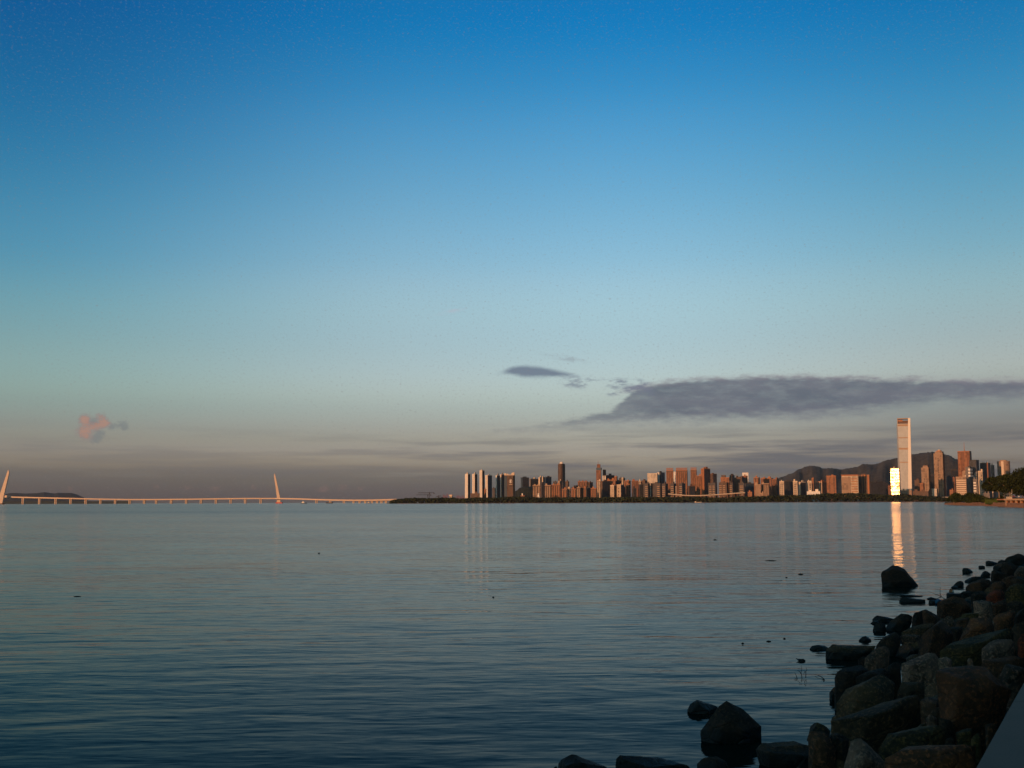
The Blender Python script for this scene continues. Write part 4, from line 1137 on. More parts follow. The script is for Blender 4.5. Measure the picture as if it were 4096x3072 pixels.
B("apartment_block", 2955, 2980, 1934, 3080, -15, .88, 'dusk', 'banded', "balcony-striped block, rightmost of the striped ones", group=BG, side='dark', cols=((.2, .85),), floors=9)
B("office_block", 2970, 2995, 1893, 3600, -6, .97, 'white', 'plain', "clean white square-topped tower behind the brown blocks", plant=0, trim='white')
B("apartment_block", 2975, 2991, 1906, 3400, -25, .75, 'rust', 'plain', "reddish block covering the lower part of the white tower", side='dark')
B("office_block", 2980, 3017, 1936, 3200, -50, .1, 'dusk', 'plain', "low navy block right of the white tower", side='blue', plant=3)
B("apartment_block", 3015, 3040, 1912, 3250, -15, .8, 'orange', 'ribbed', "orange block with a frame-like top right of the low navy block", bays=2, side='brown')
B("apartment_block", 3019, 3044, 1940, 3120, -8, .96, 'tan', 'plain', "lower tan block below the orange one with the frame-like top")
B("apartment_block", 3043, 3094, 1914, 3300, -15, .85, 'rust', 'plain', "broad reddish block with a long raised roof", side='dark', trim='orange', plant=2)
B("apartment_block", 3046, 3078, 1936, 3130, -8, .95, 'tan', 'ribbed', "lit tan front block below the broad reddish one", bays=4, side='dark')
B("apartment_block", 3088, 3116, 1918, 3200, -18, .72, 'rust', 'ribbed', "dull red-brown block at the left foot of the mountain", bays=3, side='dark')
B("apartment_block", 3118.5, 3137, 1927, 3100, -10, .95, 'cream', 'slots', "bright orange slab with a window column, left of its look-alike before the mountain", cols=((.2, .3), (.52, .68)), floors=9)
B("office_block", 3137, 3172, 1926, 3300, -55, .12, 'dusk', 'plain', "dark teal block between the two bright look-alike slabs", side='dark', plant=3)
B("apartment_block", 3173, 3191, 1926.6, 3100, -10, .95, 'cream', 'slots', "bright orange slab with a window column, right of the dark teal block", cols=((.25, .35), (.55, .7)), floors=9)
B("office_block", 3196, 3223, 1930, 3200, -40, .28, 'cream', 'strips', "dark block with one thin bright edge, right of the second look-alike slab", cols=((.2, .8),), side='dark')
B("apartment_block", 3230, 3248, 1926, 3150, -10, .95, 'cream', 'slots', "orange slab with a window column behind the low white building", cols=((.5, .85),), floors=10)
B("apartment_block", 3247, 3258, 1915, 3250, -20, .75, 'orange', 'plain', "narrow taller orange slab touching the right of the one behind the low white building", side='dark')
B("office_block", 3254, 3274, 1930, 3350, -55, .1, 'dusk', 'plain', "dark blue block above the low white building", side='dark')
B("low_building", 3228, 3282, 1967, 3080, -8, .97, 'white', 'plain', "low white building with a taller white block on it at the wood's edge", plant=2, ph=1.2)
B("apartment_block", 3273, 3310, 1928, 3200, -30, .45, 'orange', 'strips', "brown block with two bright piers left of the tall spotted slab", cols=((.35, .5), (.75, .9)), side='brown')
B("apartment_block", 3307, 3346, 1905, 3120, -8, .97, 'orange', 'slots', "tall orange slab with two columns of spot windows", cols=((.28, .38), (.72, .84)), floors=14, frame=0)
wb = B("apartment_block", 3367, 3435, 1903, 3120, -8, .98, 'cream', 'plain', "widest slab on the right, grey glass on the left half and balconies on the right", plant=0, trim='orange')
w, d, h = wb['w'], wb['d'], wb['h']
MB().box(-w / 2 + 1, -w / 2 + w * .55, -d / 2 - .8, -d / 2 - .003, 1, h - 3).build("glass_front", facade('tan'), wb)
for i in range(9):
    MB().box(w * .1, w / 2 - 2.5, -d / 2 - 1.5, -d / 2 - .003, h * (.06 + .1 * i), h * (.06 + .1 * i) + 2.4).build("balcony", flat('orange'), wb)
MB().box(-w / 2 - 1, w / 2 + 1, -d / 2 - 2, d / 2 + 1, h + 2.0, h + 3.2).build("roof_slab", flat('orange'), wb)
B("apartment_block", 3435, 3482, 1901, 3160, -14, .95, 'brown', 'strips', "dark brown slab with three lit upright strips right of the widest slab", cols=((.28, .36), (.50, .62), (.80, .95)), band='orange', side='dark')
B("office_block", 3482, 3553, 1932, 3460, -50, .04, 'dark', 'plain', "long low dark navy block at the mountain's foot left of the glowing tower", side='dark', dmax=110, plant=2)
B("apartment_block", 3550, 3564, 1946, 3700, -14, .9, 'rust', 'plain', "small dull red block just left of the glowing tower")
# ---- glowing tower and the great tower
gm, t, p = new_mat("mirror_glass")
tc = t.n('ShaderNodeTexCoord').outputs['Object']
ox, oy, oz = t.sep(tc)
fz_ = t.m('LESS_THAN', t.m('FRACT', t.m('DIVIDE', oz, 8.0)), 0.26)
fx_ = t.m('LESS_THAN', t.m('FRACT', t.m('ADD', t.m('DIVIDE', ox, 3.0), 40.2)), 0.12)
fr_ = t.m('MAXIMUM', fz_, fx_)
wn = t.n('ShaderNodeTexWhiteNoise')
t.link(t.xyz(t.m('FLOOR', t.m('DIVIDE', ox, 3.0)), 0, t.m('FLOOR', t.m('DIVIDE', oz, 4.0))), wn.inputs['Vector'])
t.link(t.mix(fr_, t.mix(wn.outputs['Value'], (0.10, 0.075, 0.04), (0.55, 0.43, 0.23)), (0.04, 0.025, 0.015)), p.inputs['Base Color'])
p.inputs['Metallic'].default_value = 1.0
t.link(t.m('MULTIPLY_ADD', wn.outputs['Value'], 0.10, 0.20), p.inputs['Roughness'])
# the panes are never quite in one plane
gn = t.n('ShaderNodeNewGeometry').outputs['Normal']
tl = t.n('ShaderNodeVectorMath', operation='SUBTRACT')
t.link(wn.outputs['Color'], tl.inputs[0]); tl.inputs[1].default_value = (.5, .5, .5)
tm_ = t.n('ShaderNodeVectorMath', operation='MULTIPLY_ADD')
t.link(tl.outputs[0], tm_.inputs[0]); tm_.inputs[1].default_value = (.10, .10, .10); t.link(gn, tm_.inputs[2])
tn_ = t.n('ShaderNodeVectorMath', operation='NORMALIZE')
t.link(tm_.outputs[0], tn_.inputs[0]); t.link(tn_.outputs[0], p.inputs['Normal'])
gt = B("office_tower", 3563, 3601, 1874, 3130, -10, .93, 'tan', 'plain', "office tower blazing with the reflected sun, at the foot of the great tower", plant=1, side='brown', dmax=24)
w, d, h = gt['w'], gt['d'], gt['h']
MB().box(-w / 2 + .6, w / 2 - .8, -d / 2 - .6, -d / 2 - .003, 1, h - .5).build("glass_front", gm, gt)

GD = 3550.0
c0 = at(3620, 1830, GD)
az0 = math.atan2(c0.x, c0.y)
gr = empty("skyscraper", (c0.x, c0.y, 2), -az0)
tag(gr, "tallest skyscraper of all, slim, with pale glass front, dark belts and an open crown", "skyscraper")
mpp = GD / FOC * math.cos(az0) * 0.994
H_ = at(3620, 1674, GD).z - 2
L = lambda px: (px - 3620) * mpp
y0_, y1_ = -16.0, 16.0
# glass body: front narrows downwards on the left, chamfer faces on both sides
def grng(z):
    f = 1 - z / H_                                  # 0 top, 1 bottom
    a, b = L(3594) + 5.2 * f, L(3648) - 3.6 * f
    return [(a, y0_, z), (b - 2, y0_, z), (b - .6, y0_ + .5, z), (b, y0_ + 2.5, z), (b, y1_, z), (L(3591) - 1.5 * f, y1_, z), (L(3591.5) - 1.0 * f, y0_ + 4 + 6 * f, z)]
hc = H_ * 0.932
MB().loft([grng(0), grng(hc * .35), grng(hc * .7), grng(hc)]).build("wall", facade('steel'), gr)
def gpan(z, off=0.35):
    f = 1 - z / H_
    flare = 1.5 * max(0, .75 - f) * 0
    a, b = L(3638) - 8.6 * f, L(3647) - 3.6 * f
    if f > .9: a += (f - .9) * 35
    return [(a, y0_ - off, z), (b, y0_ - off + .2, z), (b, y0_ - .02, z), (a, y0_ - .02, z)]
MB().loft([gpan(1), gpan(H_ * .1), gpan(H_ * .5), gpan(H_ * .9), gpan(H_)]).build("corner_panel", flat('white'), gr)  # the bright strip's glare is put into white cladding
for yy, hh in ((1702, 6.0), (1752, 2.6), (1795.6, 6.0), (1849.6, 2.8)):
    z = at(3612, yy, GD).z - 2
    f = 1 - z / H_
    MB().box(L(3594) + 5.2 * f + .6, L(3638) - 8.6 * f - .3, y0_ - .25, y0_ - .01, z - hh / 2, z + hh / 2).build("belt", flat('tan'), gr)
# open crown
MB().box(L(3594), L(3647), y0_, y1_, H_ - 2.4, H_).build("crown_beam", flat('tan'), gr)
for a, b in ((L(3594), L(3594) + 2.0), (L(3638) - .2, L(3647))):
    MB().box(a, b, y0_, y0_ + 2.5, hc + .02, H_ - 2.42).build("crown_post", flat('tan'), gr)
    MB().box(a, b, y1_ - 2.5, y1_, hc + .02, H_ - 2.42).build("crown_post", flat('tan'), gr)
MB().box(L(3596), L(3638), y0_ + 3, y0_ + 4, hc + .02, H_ - 7).build("crown_screen", flat('brown'), gr)
MB().box(L(3597), L(3616), y0_ + 2.0, y0_ + 2.98, H_ - 10, H_ - 5).build("crown_sunlit_patch", flat('orange'), gr)  # orange box put in for the sunlit patch inside the crown
B("podium", 3604, 3648, 1963, 3400, -8, .97, 'tan', 'plain', "low flat podium at the foot of the tallest skyscraper", cat="low building", plant=2)
B("apartment_block", 3659, 3681, 1922, 3500, -15, .9, 'brown', 'plain', "dull brown block right of the tallest skyscraper", side='dark')
B("apartment_block", 3680, 3695, 1935, 3450, -15, .92, 'orange', 'plain', "small plain orange block at the left foot of the stepped tan tower")
s1 = B("tower_block", 3686.5, 3723, 1873, 3450, -18, .82, 'tan', 'slots', "stepped tan tower, the shorter of the two stepped ones before the mountain", plant=0, side='brown', cols=((.34, .40), (.60, .68)), floors=18, dmax=26)
w, d, h = s1['w'], s1['d'], s1['h']
MB().box(-w * .28, w * .38, -d / 2 + 1, d / 2 - 1, h + 2, h + 7.5).build("upper_stage", facade('tan'), s1)
MB().box(-w * .22, w * .32, -d / 2 + 2, d / 2 - 2, h + 7.6, h + 9.4).build("roof", flat('brown'), s1)
s2 = B("tower_block", 3737, 3781, 1816, 3450, -18, .84, 'tan', 'slots', "stepped tan tower with a rounded crown, the taller of the two stepped ones", plant=0, side='brown', cols=((.44, .54), (.72, .76)), floors=24, dmax=26)
w, d, h = s2['w'], s2['d'], s2['h']
MB().box(-w * .36, w * .44, -d / 2 + 1, d / 2 - 1, h + 2, h + 8).build("upper_stage", facade('tan'), s2)
MB().box(-w * .20, w * .26, -d / 2 + 3, d / 2 - 3, h + 8.02, h + 11).build("crown", flat('orange'), s2)
MB().dome(w * .04, 0, h + 11.02, w * .15, 3.6).build("crown_dome", flat('cream'), s2, True)
B("office_block", 3722, 3741, 1904, 3600, -55, .1, 'dusk', 'plain', "dark greenish block between the two stepped tan towers", side='dark')
B("office_block", 3783, 3812, 1908, 3650, -50, .08, 'dusk', 'plain', "dim navy block right of the taller stepped tower", side='blue')
B("office_block", 3806, 3836, 1882, 3750, -50, .06, 'dusk', 'plain', "tall dim navy block left of the tower with the spire", side='dark')
B("apartment_block", 3812, 3822, 1912, 3500, -14, .9, 'rust', 'plain', "narrow reddish block left of the zigzag-lit banded block")
B("apartment_block", 3799, 3815, 1961, 3350, -14, .9, 'orange', 'plain', "small orange block above the bushes, left of the banded waterfront block")
B("low_building", 3728, 3753, 1957, 3350, -14, .8, 'pale', 'plain', "low pale building between the feet of the stepped towers", side='dusk', plant=0)
B("podium", 3650, 3735, 1966, 3380, -8, .98, 'brown', 'plain', "long low brown podium under the shorter stepped tower", cat="low building", plant=3)
sp = B("skyscraper", 3833.6, 3889, 1806, 3470, -16, .86, 'orange', 'ribbed', "tall orange-brown tower with a thin spire on its roof", bays=2, fill=.40, drop=1, plant=0, side='dark', dmax=30, wall='rust')
MB().tube([(0, 0, sp['h'] + 1.5), (0, 0, sp['h'] + 14), (0, 0, sp['h'] + 29)], [1.1, .7, .35]).build("spire", flat('orange'), sp)
MB().box(-4, 4, -4, 4, sp['h'] + .01, sp['h'] + 2.5).build("roof", flat('brown'), sp)
lt = B("office_tower", 3880, 3919, 1842, 3390, -16, .72, 'dark', 'plain', "tower wrapped in a white diagonal lattice", plant=0, side='dusk')
w, d, h = lt['w'], lt['d'], lt['h']
nd_ = 7
for i in range(-12, nd_):                            # each bar of the lattice, clipped to the face
    for sgn in (1, -1):
        x_a, x_b = i * w / nd_ * 1.0, i * w / nd_ + h * 0.62
        pts = []
        for q in range(41):
            z = h * q / 40
            x = x_a + (x_b - x_a) * q / 40
            if 0 <= x <= w: pts.append((x, z))
        if len(pts) < 2: continue
        if sgn < 0 and i % 3: continue
        (xa, za), (xb, zb) = pts[0], pts[-1]
        if sgn < 0: xa, xb = w - xa, w - xb
        MB().tube([(-w / 2 + xa, -d / 2 - .5 - .25 * sgn, za), (-w / 2 + xb, -d / 2 - .5 - .25 * sgn, zb)], .75, 4).build("lattice_bar", flat('white'), lt)
z3 = B("office_block", 3824.5, 3868, 1909, 3300, -10, .96, 'tan', 'banded', "broad banded block with bright stepped reflections behind the bushes", cols=((.05, .97),), floors=10, bh=.5, band='cream')  # bright reflections put in as cream balcony fronts
B("apartment_block", 3851, 3869, 1888, 3400, -12, .9, 'tan', 'banded', "narrow block with bright window bands rising behind the broad banded one", cols=((.15, .85),), floors=9, bh=.5, band='white')
rt = B("office_tower", 3864, 3893, 1870, 3350, -20, .62, 'grey', 'plain', "grey tower with a bright cream corner head above the bushes", side='brown', dmax=24, plant=1, pk='dark')
w, d, h = rt['w'], rt['d'], rt['h']
for i in range(3):
    MB().box(w / 2 - 5, w / 2 + .6, -d / 2 - .6, d / 2 - 2, h - 9 - 9 * i, h - 3 - 9 * i).build("sunlit_panel", flat('white'), rt)  # white boxes put in for the sunlit corner windows
B("apartment_block", 3894, 3913.5, 1918, 3250, -12, .85, 'grey', 'banded', "grey block with a ladder of very bright window bands", cols=((.05, .68),), floors=7, bh=.5, band='white', side='brown')
B("apartment_block", 3914, 3937, 1886, 3300, -14, .78, 'cream', 'slots', "smooth pale orange tower with dark zigzag openings low on its right", cols=((.66, .82),), floors=9, side='brown')
B("office_block", 3922, 3965, 1854, 3600, -25, .78, 'dark', 'strips', "dark navy tower with one brown-lit edge strip", cols=((.86, .98),), band='rust', side='dark', plant=2, pk='cream')
B("apartment_block", 3966, 3980, 1862, 3750, -25, .7, 'grey', 'plain', "slender hazy grey tower right of the navy one", side='dusk')
cy = B("office_tower", 3989, 4045, 1844, 3700, -16, .9, 'tan', 'round', "wide round hazy tower at the far right above the big tree", dmax=36)
MB().box(-1.5, 6, -cy['w'] / 2 - .9, -cy['w'] / 2 + 2, cy['h'] * .3, cy['h'] - 1).build("sunlit_panel", flat('cream'), cy)  # cream box put in for the sunlit stripe on the round wall
B("low_building", 3934, 3962, 1974, 3150, -14, .9, 'grey', 'plain', "low grey roofs glimpsed under the left edge of the big tree", plant=2)
# small waterfront pieces
hd = empty("domed_hut", at(2155, 2002, 3020), 0)
tag(hd, "white domed round hut at the foot of the leftmost orange slab", "hut")
MB().prism([(3.2 * math.cos(i * math.pi / 6), 3.2 * math.sin(i * math.pi / 6)) for i in range(12)], 0, 15).build("wall", flat('white'), hd)
MB().prism([(3.6 * math.cos(i * math.pi / 6), 3.6 * math.sin(i * math.pi / 6)) for i in range(12)], 15.01, 15.8).build("cornice", flat('tan'), hd)
MB().dome(0, 0, 15.81, 3.2, 3.4).build("dome", flat('white'), hd, True)
B("house", 2082, 2100, 1983, 3020, -14, .9, 'rust', 'plain', "small reddish house under the wooded knoll", cat="house", pk='white')
B("house", 2991, 3010, 1969, 3020, -10, .9, 'orange', 'plain', "small orange house at the right end of the raised road", cat="house")
B("house", 3038, 3056, 1973, 3020, -10, .9, 'tan', 'plain', "small tan house below the lower tan block", cat="house")
tw = B("lookout_tower", 1799, 1809, 1984, 3000, -20, .8, 'cream', 'plain', "squat beige lookout tower over the trees left of the slim slabs", cat="tower", plant=0)
MB().box(-tw['w'] / 2 - 1.6, tw['w'] / 2 + 1.6, -tw['d'] / 2 - 1, tw['d'] / 2 + 1, tw['h'] + .6, tw['h'] + 3.4).build("lookout_cabin", flat('cream'), tw)

# ------------------------------------------------------------------ raised road, causeway
def road_deck(name, pts, D, label, th=1.7, wd=9, piers=(), cat="bridge"):
    P = [at(x, y, D) for x, y in pts]
    c = P[0].copy(); c.z = 0
    root = empty(name, c)
    tag(root, label, cat)
    rings = []
    for q in P:
        v = q - c
        rings.append([(v.x, v.y, v.z), (v.x, v.y + wd, v.z), (v.x, v.y + wd, v.z - th), (v.x, v.y, v.z - th)])
    MB().loft(rings).build("deck", flat('tan'), root)
    MB().loft([[(r[0][0], r[0][1] - .35, r[0][2] + 1.0), (r[0][0], r[0][1] - .02, r[0][2] + 1.0), (r[0][0], r[0][1] - .02, r[0][2] - .6), (r[0][0], r[0][1] - .35, r[0][2] - .6)] for r in rings]).build("railing", flat('pale'), root)
    for x in piers:
        y = None
        for (xa, ya), (xb, yb) in zip(pts, pts[1:]):
            if xa <= x <= xb: y = ya + (yb - ya) * (x - xa) / (xb - xa)
        v = at(x, y, D) - c
        MB().box(v.x - 1.0, v.x + 1.0, v.y + 2, v.y + wd - 2, 1.0, v.z - th - .01).build("pier", flat('brown'), root)
    return root


road_deck("elevated_road", [(2673, 1975), (2690, 1977), (2720, 1980), (2760, 1982), (2800, 1982), (2850, 1979.5), (2900, 1976), (2940, 1973), (2980, 1970.5)], 3010,
          "long curved pale elevated road sweeping low in front of the finned towers", piers=range(2690, 2981, 13))
road_deck("causeway", [(3678, 1990.5), (3740, 1989.5), (3800, 1988.5)], 3150, "low straight pale causeway left of the bushy headland", th=4.0, piers=range(3690, 3800, 18))

# ------------------------------------------------------------------ land on the far side
def land(name, front, back, z, mat, label, wall=2.0):
    vs, fs = [], []
    n = len(front)
    for p in front: vs.append((p.x, p.y, -1.0))
    for p in front: vs.append((p.x, p.y, z))
    for p in back: vs.append((p.x, p.y, z))
    for i in range(n - 1):
        fs.append((i, i + 1, n + i + 1, n + i))
        fs.append((n + i, n + i + 1, 2 * n + i + 1, 2 * n + i))
    o = mesh_obj(name, vs, fs, mat)
    return tag(o, label, None, None, 'structure')


def shore_D(px):
    return 2900 + max(0, px - 2900) * 0.10


pxs = [1545, 1590, 1640, 1700, 1800, 1900, 2000, 2100, 2200, 2300, 2400, 2500, 2600, 2700, 2800, 2900, 3000, 3100, 3200, 3300, 3400, 3500, 3600, 3700, 3800, 4000, 4300]
front = [at(x, hor(x), shore_D(x) + (500 if x < 1560 else 0)) for x in pxs]
back = [at(x, hor(x), 9000) for x in pxs]
land("ground", front, back, 1.0, earth_mat("far_shore", (0.04, 0.034, 0.022), (0.13, 0.075, 0.05), 0.012), "far shore with a low pale edge wall")
fl_px = [-300, 0, 150, 300, 420, 500, 525]
land("ground", [at(x, hor(x), 9400) for x in fl_px], [at(x, hor(x), 12000) for x in fl_px], 22.0, earth_mat("left_shore", (0.010, 0.018, 0.018), (0.02, 0.03, 0.028), 0.01), "dark low land beyond the left part of the bridge")


def ridge(name, prof, D, depth, mat, label, base=0.0, rough=0.05):
    """hill range whose crest follows (px, py) photo points at distance D"""
    vs, fs = [], []
    x0, x1 = prof[0][0], prof[-1][0]
    NX, NY = 220, 18
    for i in range(NX + 1):
        px = x0 + (x1 - x0) * i / NX
        for (xa, ya), (xb, yb) in zip(prof, prof[1:]):
            if xa <= px <= xb:
                f = (px - xa) / (xb - xa)
                f = f * f * (3 - 2 * f) if rough > .02 else f
                py = ya + (yb - ya) * f
        crest = at(px, py, D)
        for j in range(NY + 1):
            v = -1 + 2 * j / NY
            s = math.exp(-(v * 1.5) ** 2) * (1 - abs(v) ** 6)
            D2 = D + v * depth
            p = at(px, hor(px), D2)
            hh = max(crest.z, 0.5) * s
            hh *= 1 + rough * noise.noise(Vector((px * .02, v * 3, 1))) * (abs(v) * 3 + .15) * 3
            hh += 0.022 * crest.z * noise.noise(Vector((px * .35, v * 30, 2))) + 0.016 * crest.z * noise.noise(Vector((px * .9, v * 60, 5)))
            vs.append((p.x, p.y, max(hh, 0) + base - 1.0 * (s < .02)))
    for i in range(NX):
        for j in range(NY):
            a = i * (NY + 1) + j
            fs.append((a, a + NY + 1, a + NY + 2, a + 1))
    o = mesh_obj(name, vs, fs, mat, smooth=True)
    return tag(o, label, None, None, 'structure')


forest = earth_mat("forest_slope", (0.034, 0.030, 0.022), (0.098, 0.078, 0.052), 0.03)
ridge("hills", [(3040, 1975), (3090, 1922), (3130, 1908), (3165, 1895), (3205, 1875), (3230, 1864), (3248, 1863), (3275, 1868), (3300, 1874), (3340, 1875), (3365, 1877), (3400, 1873), (3430, 1873), (3460, 1862), (3485, 1858),
                (3510, 1855), (3550, 1843), (3585, 1834), (3625, 1826), (3660, 1821), (3700, 1813), (3725, 1815), (3780, 1815), (3800, 1820), (3830, 1837), (3870, 1860), (3920, 1885), (3960, 1905), (4010, 1940), (4070, 1990)],
      5600, 1300, forest, "wooded mountain behind the right half of the skyline")
ridge("hills", [(-120, 1985), (-40, 1978), (15, 1976), (45, 1972), (60, 1972), (100, 1974), (150, 1972), (175, 1968.5), (195, 1971), (215, 1974), (232, 1970.5), (255, 1972), (285, 1972), (310, 1979), (335, 1990), (350, 1999)],
      10500, 900, earth_mat("far_hills", (0.010, 0.020, 0.022), (0.02, 0.03, 0.03), 0.01), "low dark hills beyond the left end of the bridge", rough=0.02)
ridge("hills", [(2025, 1996), (2045, 1976), (2065, 1962), (2080, 1950), (2095, 1946), (2118, 1946), (2135, 1950), (2160, 1962), (2190, 1980), (2215, 1998)], 3560, 160, earth_mat("knoll_wood", (0.012, 0.02, 0.012), (0.03, 0.036, 0.02), 0.06), "small wooded knoll behind the waterfront")

# ------------------------------------------------------------------ woodland belt on the far shore
def leaf_mat(name, c1, c2, scale=0.25):
    mt, t, p = new_mat(name)
    pos = t.n('ShaderNodeNewGeometry').outputs['Position']
    n = t.noise(pos, scale, 4, 0.65).outputs[0]
    t.link(t.mix(t.step(n, 0.32, 0.68), c1, c2), p.inputs['Base Color'])
    p.inputs['Roughness'].default_value = 0.9
    p.inputs['Specular IOR Level'].default_value = 0.15
    return mt


def blobs(name, spots, mat, parent=None, seed=1):
    """many small irregular leaf clumps as one mesh"""
    rng = random.Random(seed)
    ico = bmesh.new()
    bmesh.ops.create_icosphere(ico, subdivisions=1, radius=1)
    base_v = [v.co.copy() for v in ico.verts]
    base_f = [[v.index for v in f.verts] for f in ico.faces]
    ico.free()
    vs, fs = [], []
    for (x, y, z, r_) in spots:
        o = len(vs)
        for v in base_v:
            k = rng.uniform(.62, 1.25) * r_
            vs.append((x + v.x * k, y + v.y * k, z + v.z * k * .85))
        fs += [[i + o for i in f] for f in base_f]
    return mesh_obj(name, vs, fs, mat, parent)


def belt_top(px):
    pts = [(1555, 2004), (1580, 1998), (1620, 1992), (1680, 1991), (1720, 1993), (1760, 1990), (1815, 1990), (1840, 1994), (1900, 1990), (1960, 1990), (2060, 1985), (2130, 1988), (2180, 1990), (2240, 1989), (2300, 1988), (2400, 1989), (2500, 1987),
           (2600, 1987), (2670, 1988), (2700, 1988), (2770, 1986), (2850, 1989), (2910, 1992), (2950, 1985), (3000, 1986), (3100, 1981), (3160, 1979), (3220, 1980), (3280, 1975), (3340, 1973), (3370, 1972), (3410, 1970), (3460, 1973), (3520, 1977), (3570, 1980),
           (3610, 1975), (3650, 1979), (3700, 1984), (3745, 1984), (3800, 1992), (4000, 1992), (4250, 1992)]
    for (a, b), (c, d) in zip(pts, pts[1:]):
        if a <= px <= c: return b + (d - b) * (px - a) / (c - a)
    return 1992


rng = random.Random(3)
spots = []
for i in range(10500):
    px = rng.uniform(1560, 4240)
    D = shore_D(px) + 3 + 90 * rng.random() ** 1.5
    top = at(px, belt_top(px) + 2 * noise.noise(Vector((px * .11, 0, 0))), D).z
    f = rng.random() ** .55
    z = 2.0 + (top - 2.0) * f
    r_ = rng.uniform(1.7, 3.4)
    p = at(px, hor(px), D)
    spots.append((p.x, p.y, max(z - r_ * .6, .9), r_))
bl = blobs("woodland", spots, leaf_mat("belt_leaves", (0.010, 0.016, 0.008), (0.034, 0.042, 0.016), 0.06))
tag(bl, "dark belt of low shore woodland under the whole skyline", "woodland", None, 'stuff')

# ------------------------------------------------------------------ the cable-stayed bridge
bm_white = plain("bridge_concrete", (0.66, 0.48, 0.33), 0.7)
cable_m = plain("cable_sheath", (0.30, 0.24, 0.18), 0.6)
deckP = [(-260, 1975, 5900), (-120, 1981, 5800), (0, 1986, 5700), (115, 1989, 5650), (250, 1992, 5600), (400, 1995.5, 5600), (520, 1997.3, 5600), (620, 1997.2, 5600), (760, 1996, 5600), (900, 1994, 5600), (1000, 1993, 5600),
         (1115, 1993, 5600), (1200, 1994.5, 5450), (1300, 1998, 5250), (1376, 1999.5, 5050), (1440, 2000, 4850), (1500, 1999.5, 4600), (1600, 1997, 4200)]


def deck_at(px):
    for (a, b, c), (d, e, f) in zip(deckP, deckP[1:]):
        if a <= px <= d:
            u = (px - a) / (d - a)
            return at(px, b + (e - b) * u, c + (f - c) * u)
    return at(*deckP[-1])


br0 = at(600, hor(600), 5600); br0.z = 0
br = empty("cable_stayed_bridge", br0)
tag(br, "long low bridge across the bay with two leaning white pylons and twin piers", "bridge")
rings = []
for q in range(0, 121):
    px = -260 + (1600 + 260) * q / 120
    v = deck_at(px) - br0
    a = (deck_at(min(px + 8, 1599)) - deck_at(max(px - 8, -259))); a.z = 0
    n = Vector((a.y, -a.x, 0)).normalized()
    rings.append([tuple(v + n * 13), tuple(v - n * 13), tuple(v - n * 12 - Vector((0, 0, 4.0))), tuple(v + n * 12 - Vector((0, 0, 4.0)))])
MB().loft(rings).build("deck", bm_white, br)
MB().loft([[tuple(Vector(r[0]) + Vector((0, 0, 1.6))), tuple(Vector(r[0]) * .9999 + Vector(r[1]) * .0001 + Vector((0, .4, 1.6))), tuple(Vector(r[0]) + Vector((0, .4, .02))), tuple(Vector(r[0]) + Vector((0, 0, .02)))] for r in rings]).build("parapet", bm_white, br)
for px in (92, 158, 223, 283, 343, 402, 461, 519, 577, 625, 685, 745, 804, 864, 923, 981, 1043, 1266, 1321, 1376, 1414, 1438, 1461, 1488, 1508, 1526, 1544):
    v = deck_at(px) - br0
    sp_ = 3.4 * (1 if px < 1400 else .7)
    for sgn in (-1, 1):
        x = v.x + sgn * sp_
        MB().box(x - 1.35, x + 1.35, v.y - 3, v.y + 9, -1, v.z - 4.02).build("pier", bm_white, br)


def pylon(apex, base0, base1, pl0, pl1, sgn):
    """leaning tapered pylon from the water to its pointed head; base given by its two photo edges at deck level"""
    D = 5640
    A = at(*apex, D) - br0
    b0, b1 = at(base0, 1990, D) - br0, at(base1, 1990, D) - br0
    w0, w1 = at(pl0, 2013, D) - br0, at(pl1, 2013, D) - br0
    t_ = 5.0
    tip = 1.6
    ringz = [[(w0.x, w0.y - 9, -1), (w1.x, w1.y - 9, -1), (w1.x, w1.y + 9, -1), (w0.x, w0.y + 9, -1)],
             [(b0.x - .5, b0.y - 8, b0.z - 6), (b1.x + .5, b1.y - 8, b1.z - 6), (b1.x + .5, b1.y + 8, b1.z - 6), (b0.x - .5, b0.y + 8, b0.z - 6)],
             [(b0.x, b0.y - 6, b0.z), (b1.x, b1.y - 6, b1.z), (b1.x, b1.y + 6, b1.z), (b0.x, b0.y + 6, b0.z)]]
    hd_ = A.z - 14
    cxm = b0.x + (A.x - b0.x) * .86
    ww = (b1.x - b0.x) * .50
    if sgn > 0:   # leans right: slanted head, tip on the right
        ringz.append([(cxm, A.y - 4, hd_), (cxm + ww, A.y - 4, hd_ + 3), (cxm + ww, A.y + 4, hd_ + 3), (cxm, A.y + 4, hd_)])
        ringz.append([(A.x - tip, A.y - 2, A.z - .6), (A.x, A.y - 2, A.z), (A.x, A.y + 2, A.z), (A.x - tip, A.y + 2, A.z - .6)])
    else:
        c2 = b1.x + (A.x - b1.x) * .80
        ringz.append([(c2 - ww, A.y - 4, hd_ + 3), (c2, A.y - 4, hd_), (c2, A.y + 4, hd_), (c2 - ww, A.y + 4, hd_ + 3)])
        ringz.append([(A.x, A.y - 2, A.z), (A.x + tip, A.y - 2, A.z - .6), (A.x + tip, A.y + 2, A.z - .6), (A.x, A.y + 2, A.z)])
    o = MB().loft(ringz).build("pylon", bm_white, br)
    return A, (b0 + b1) / 2


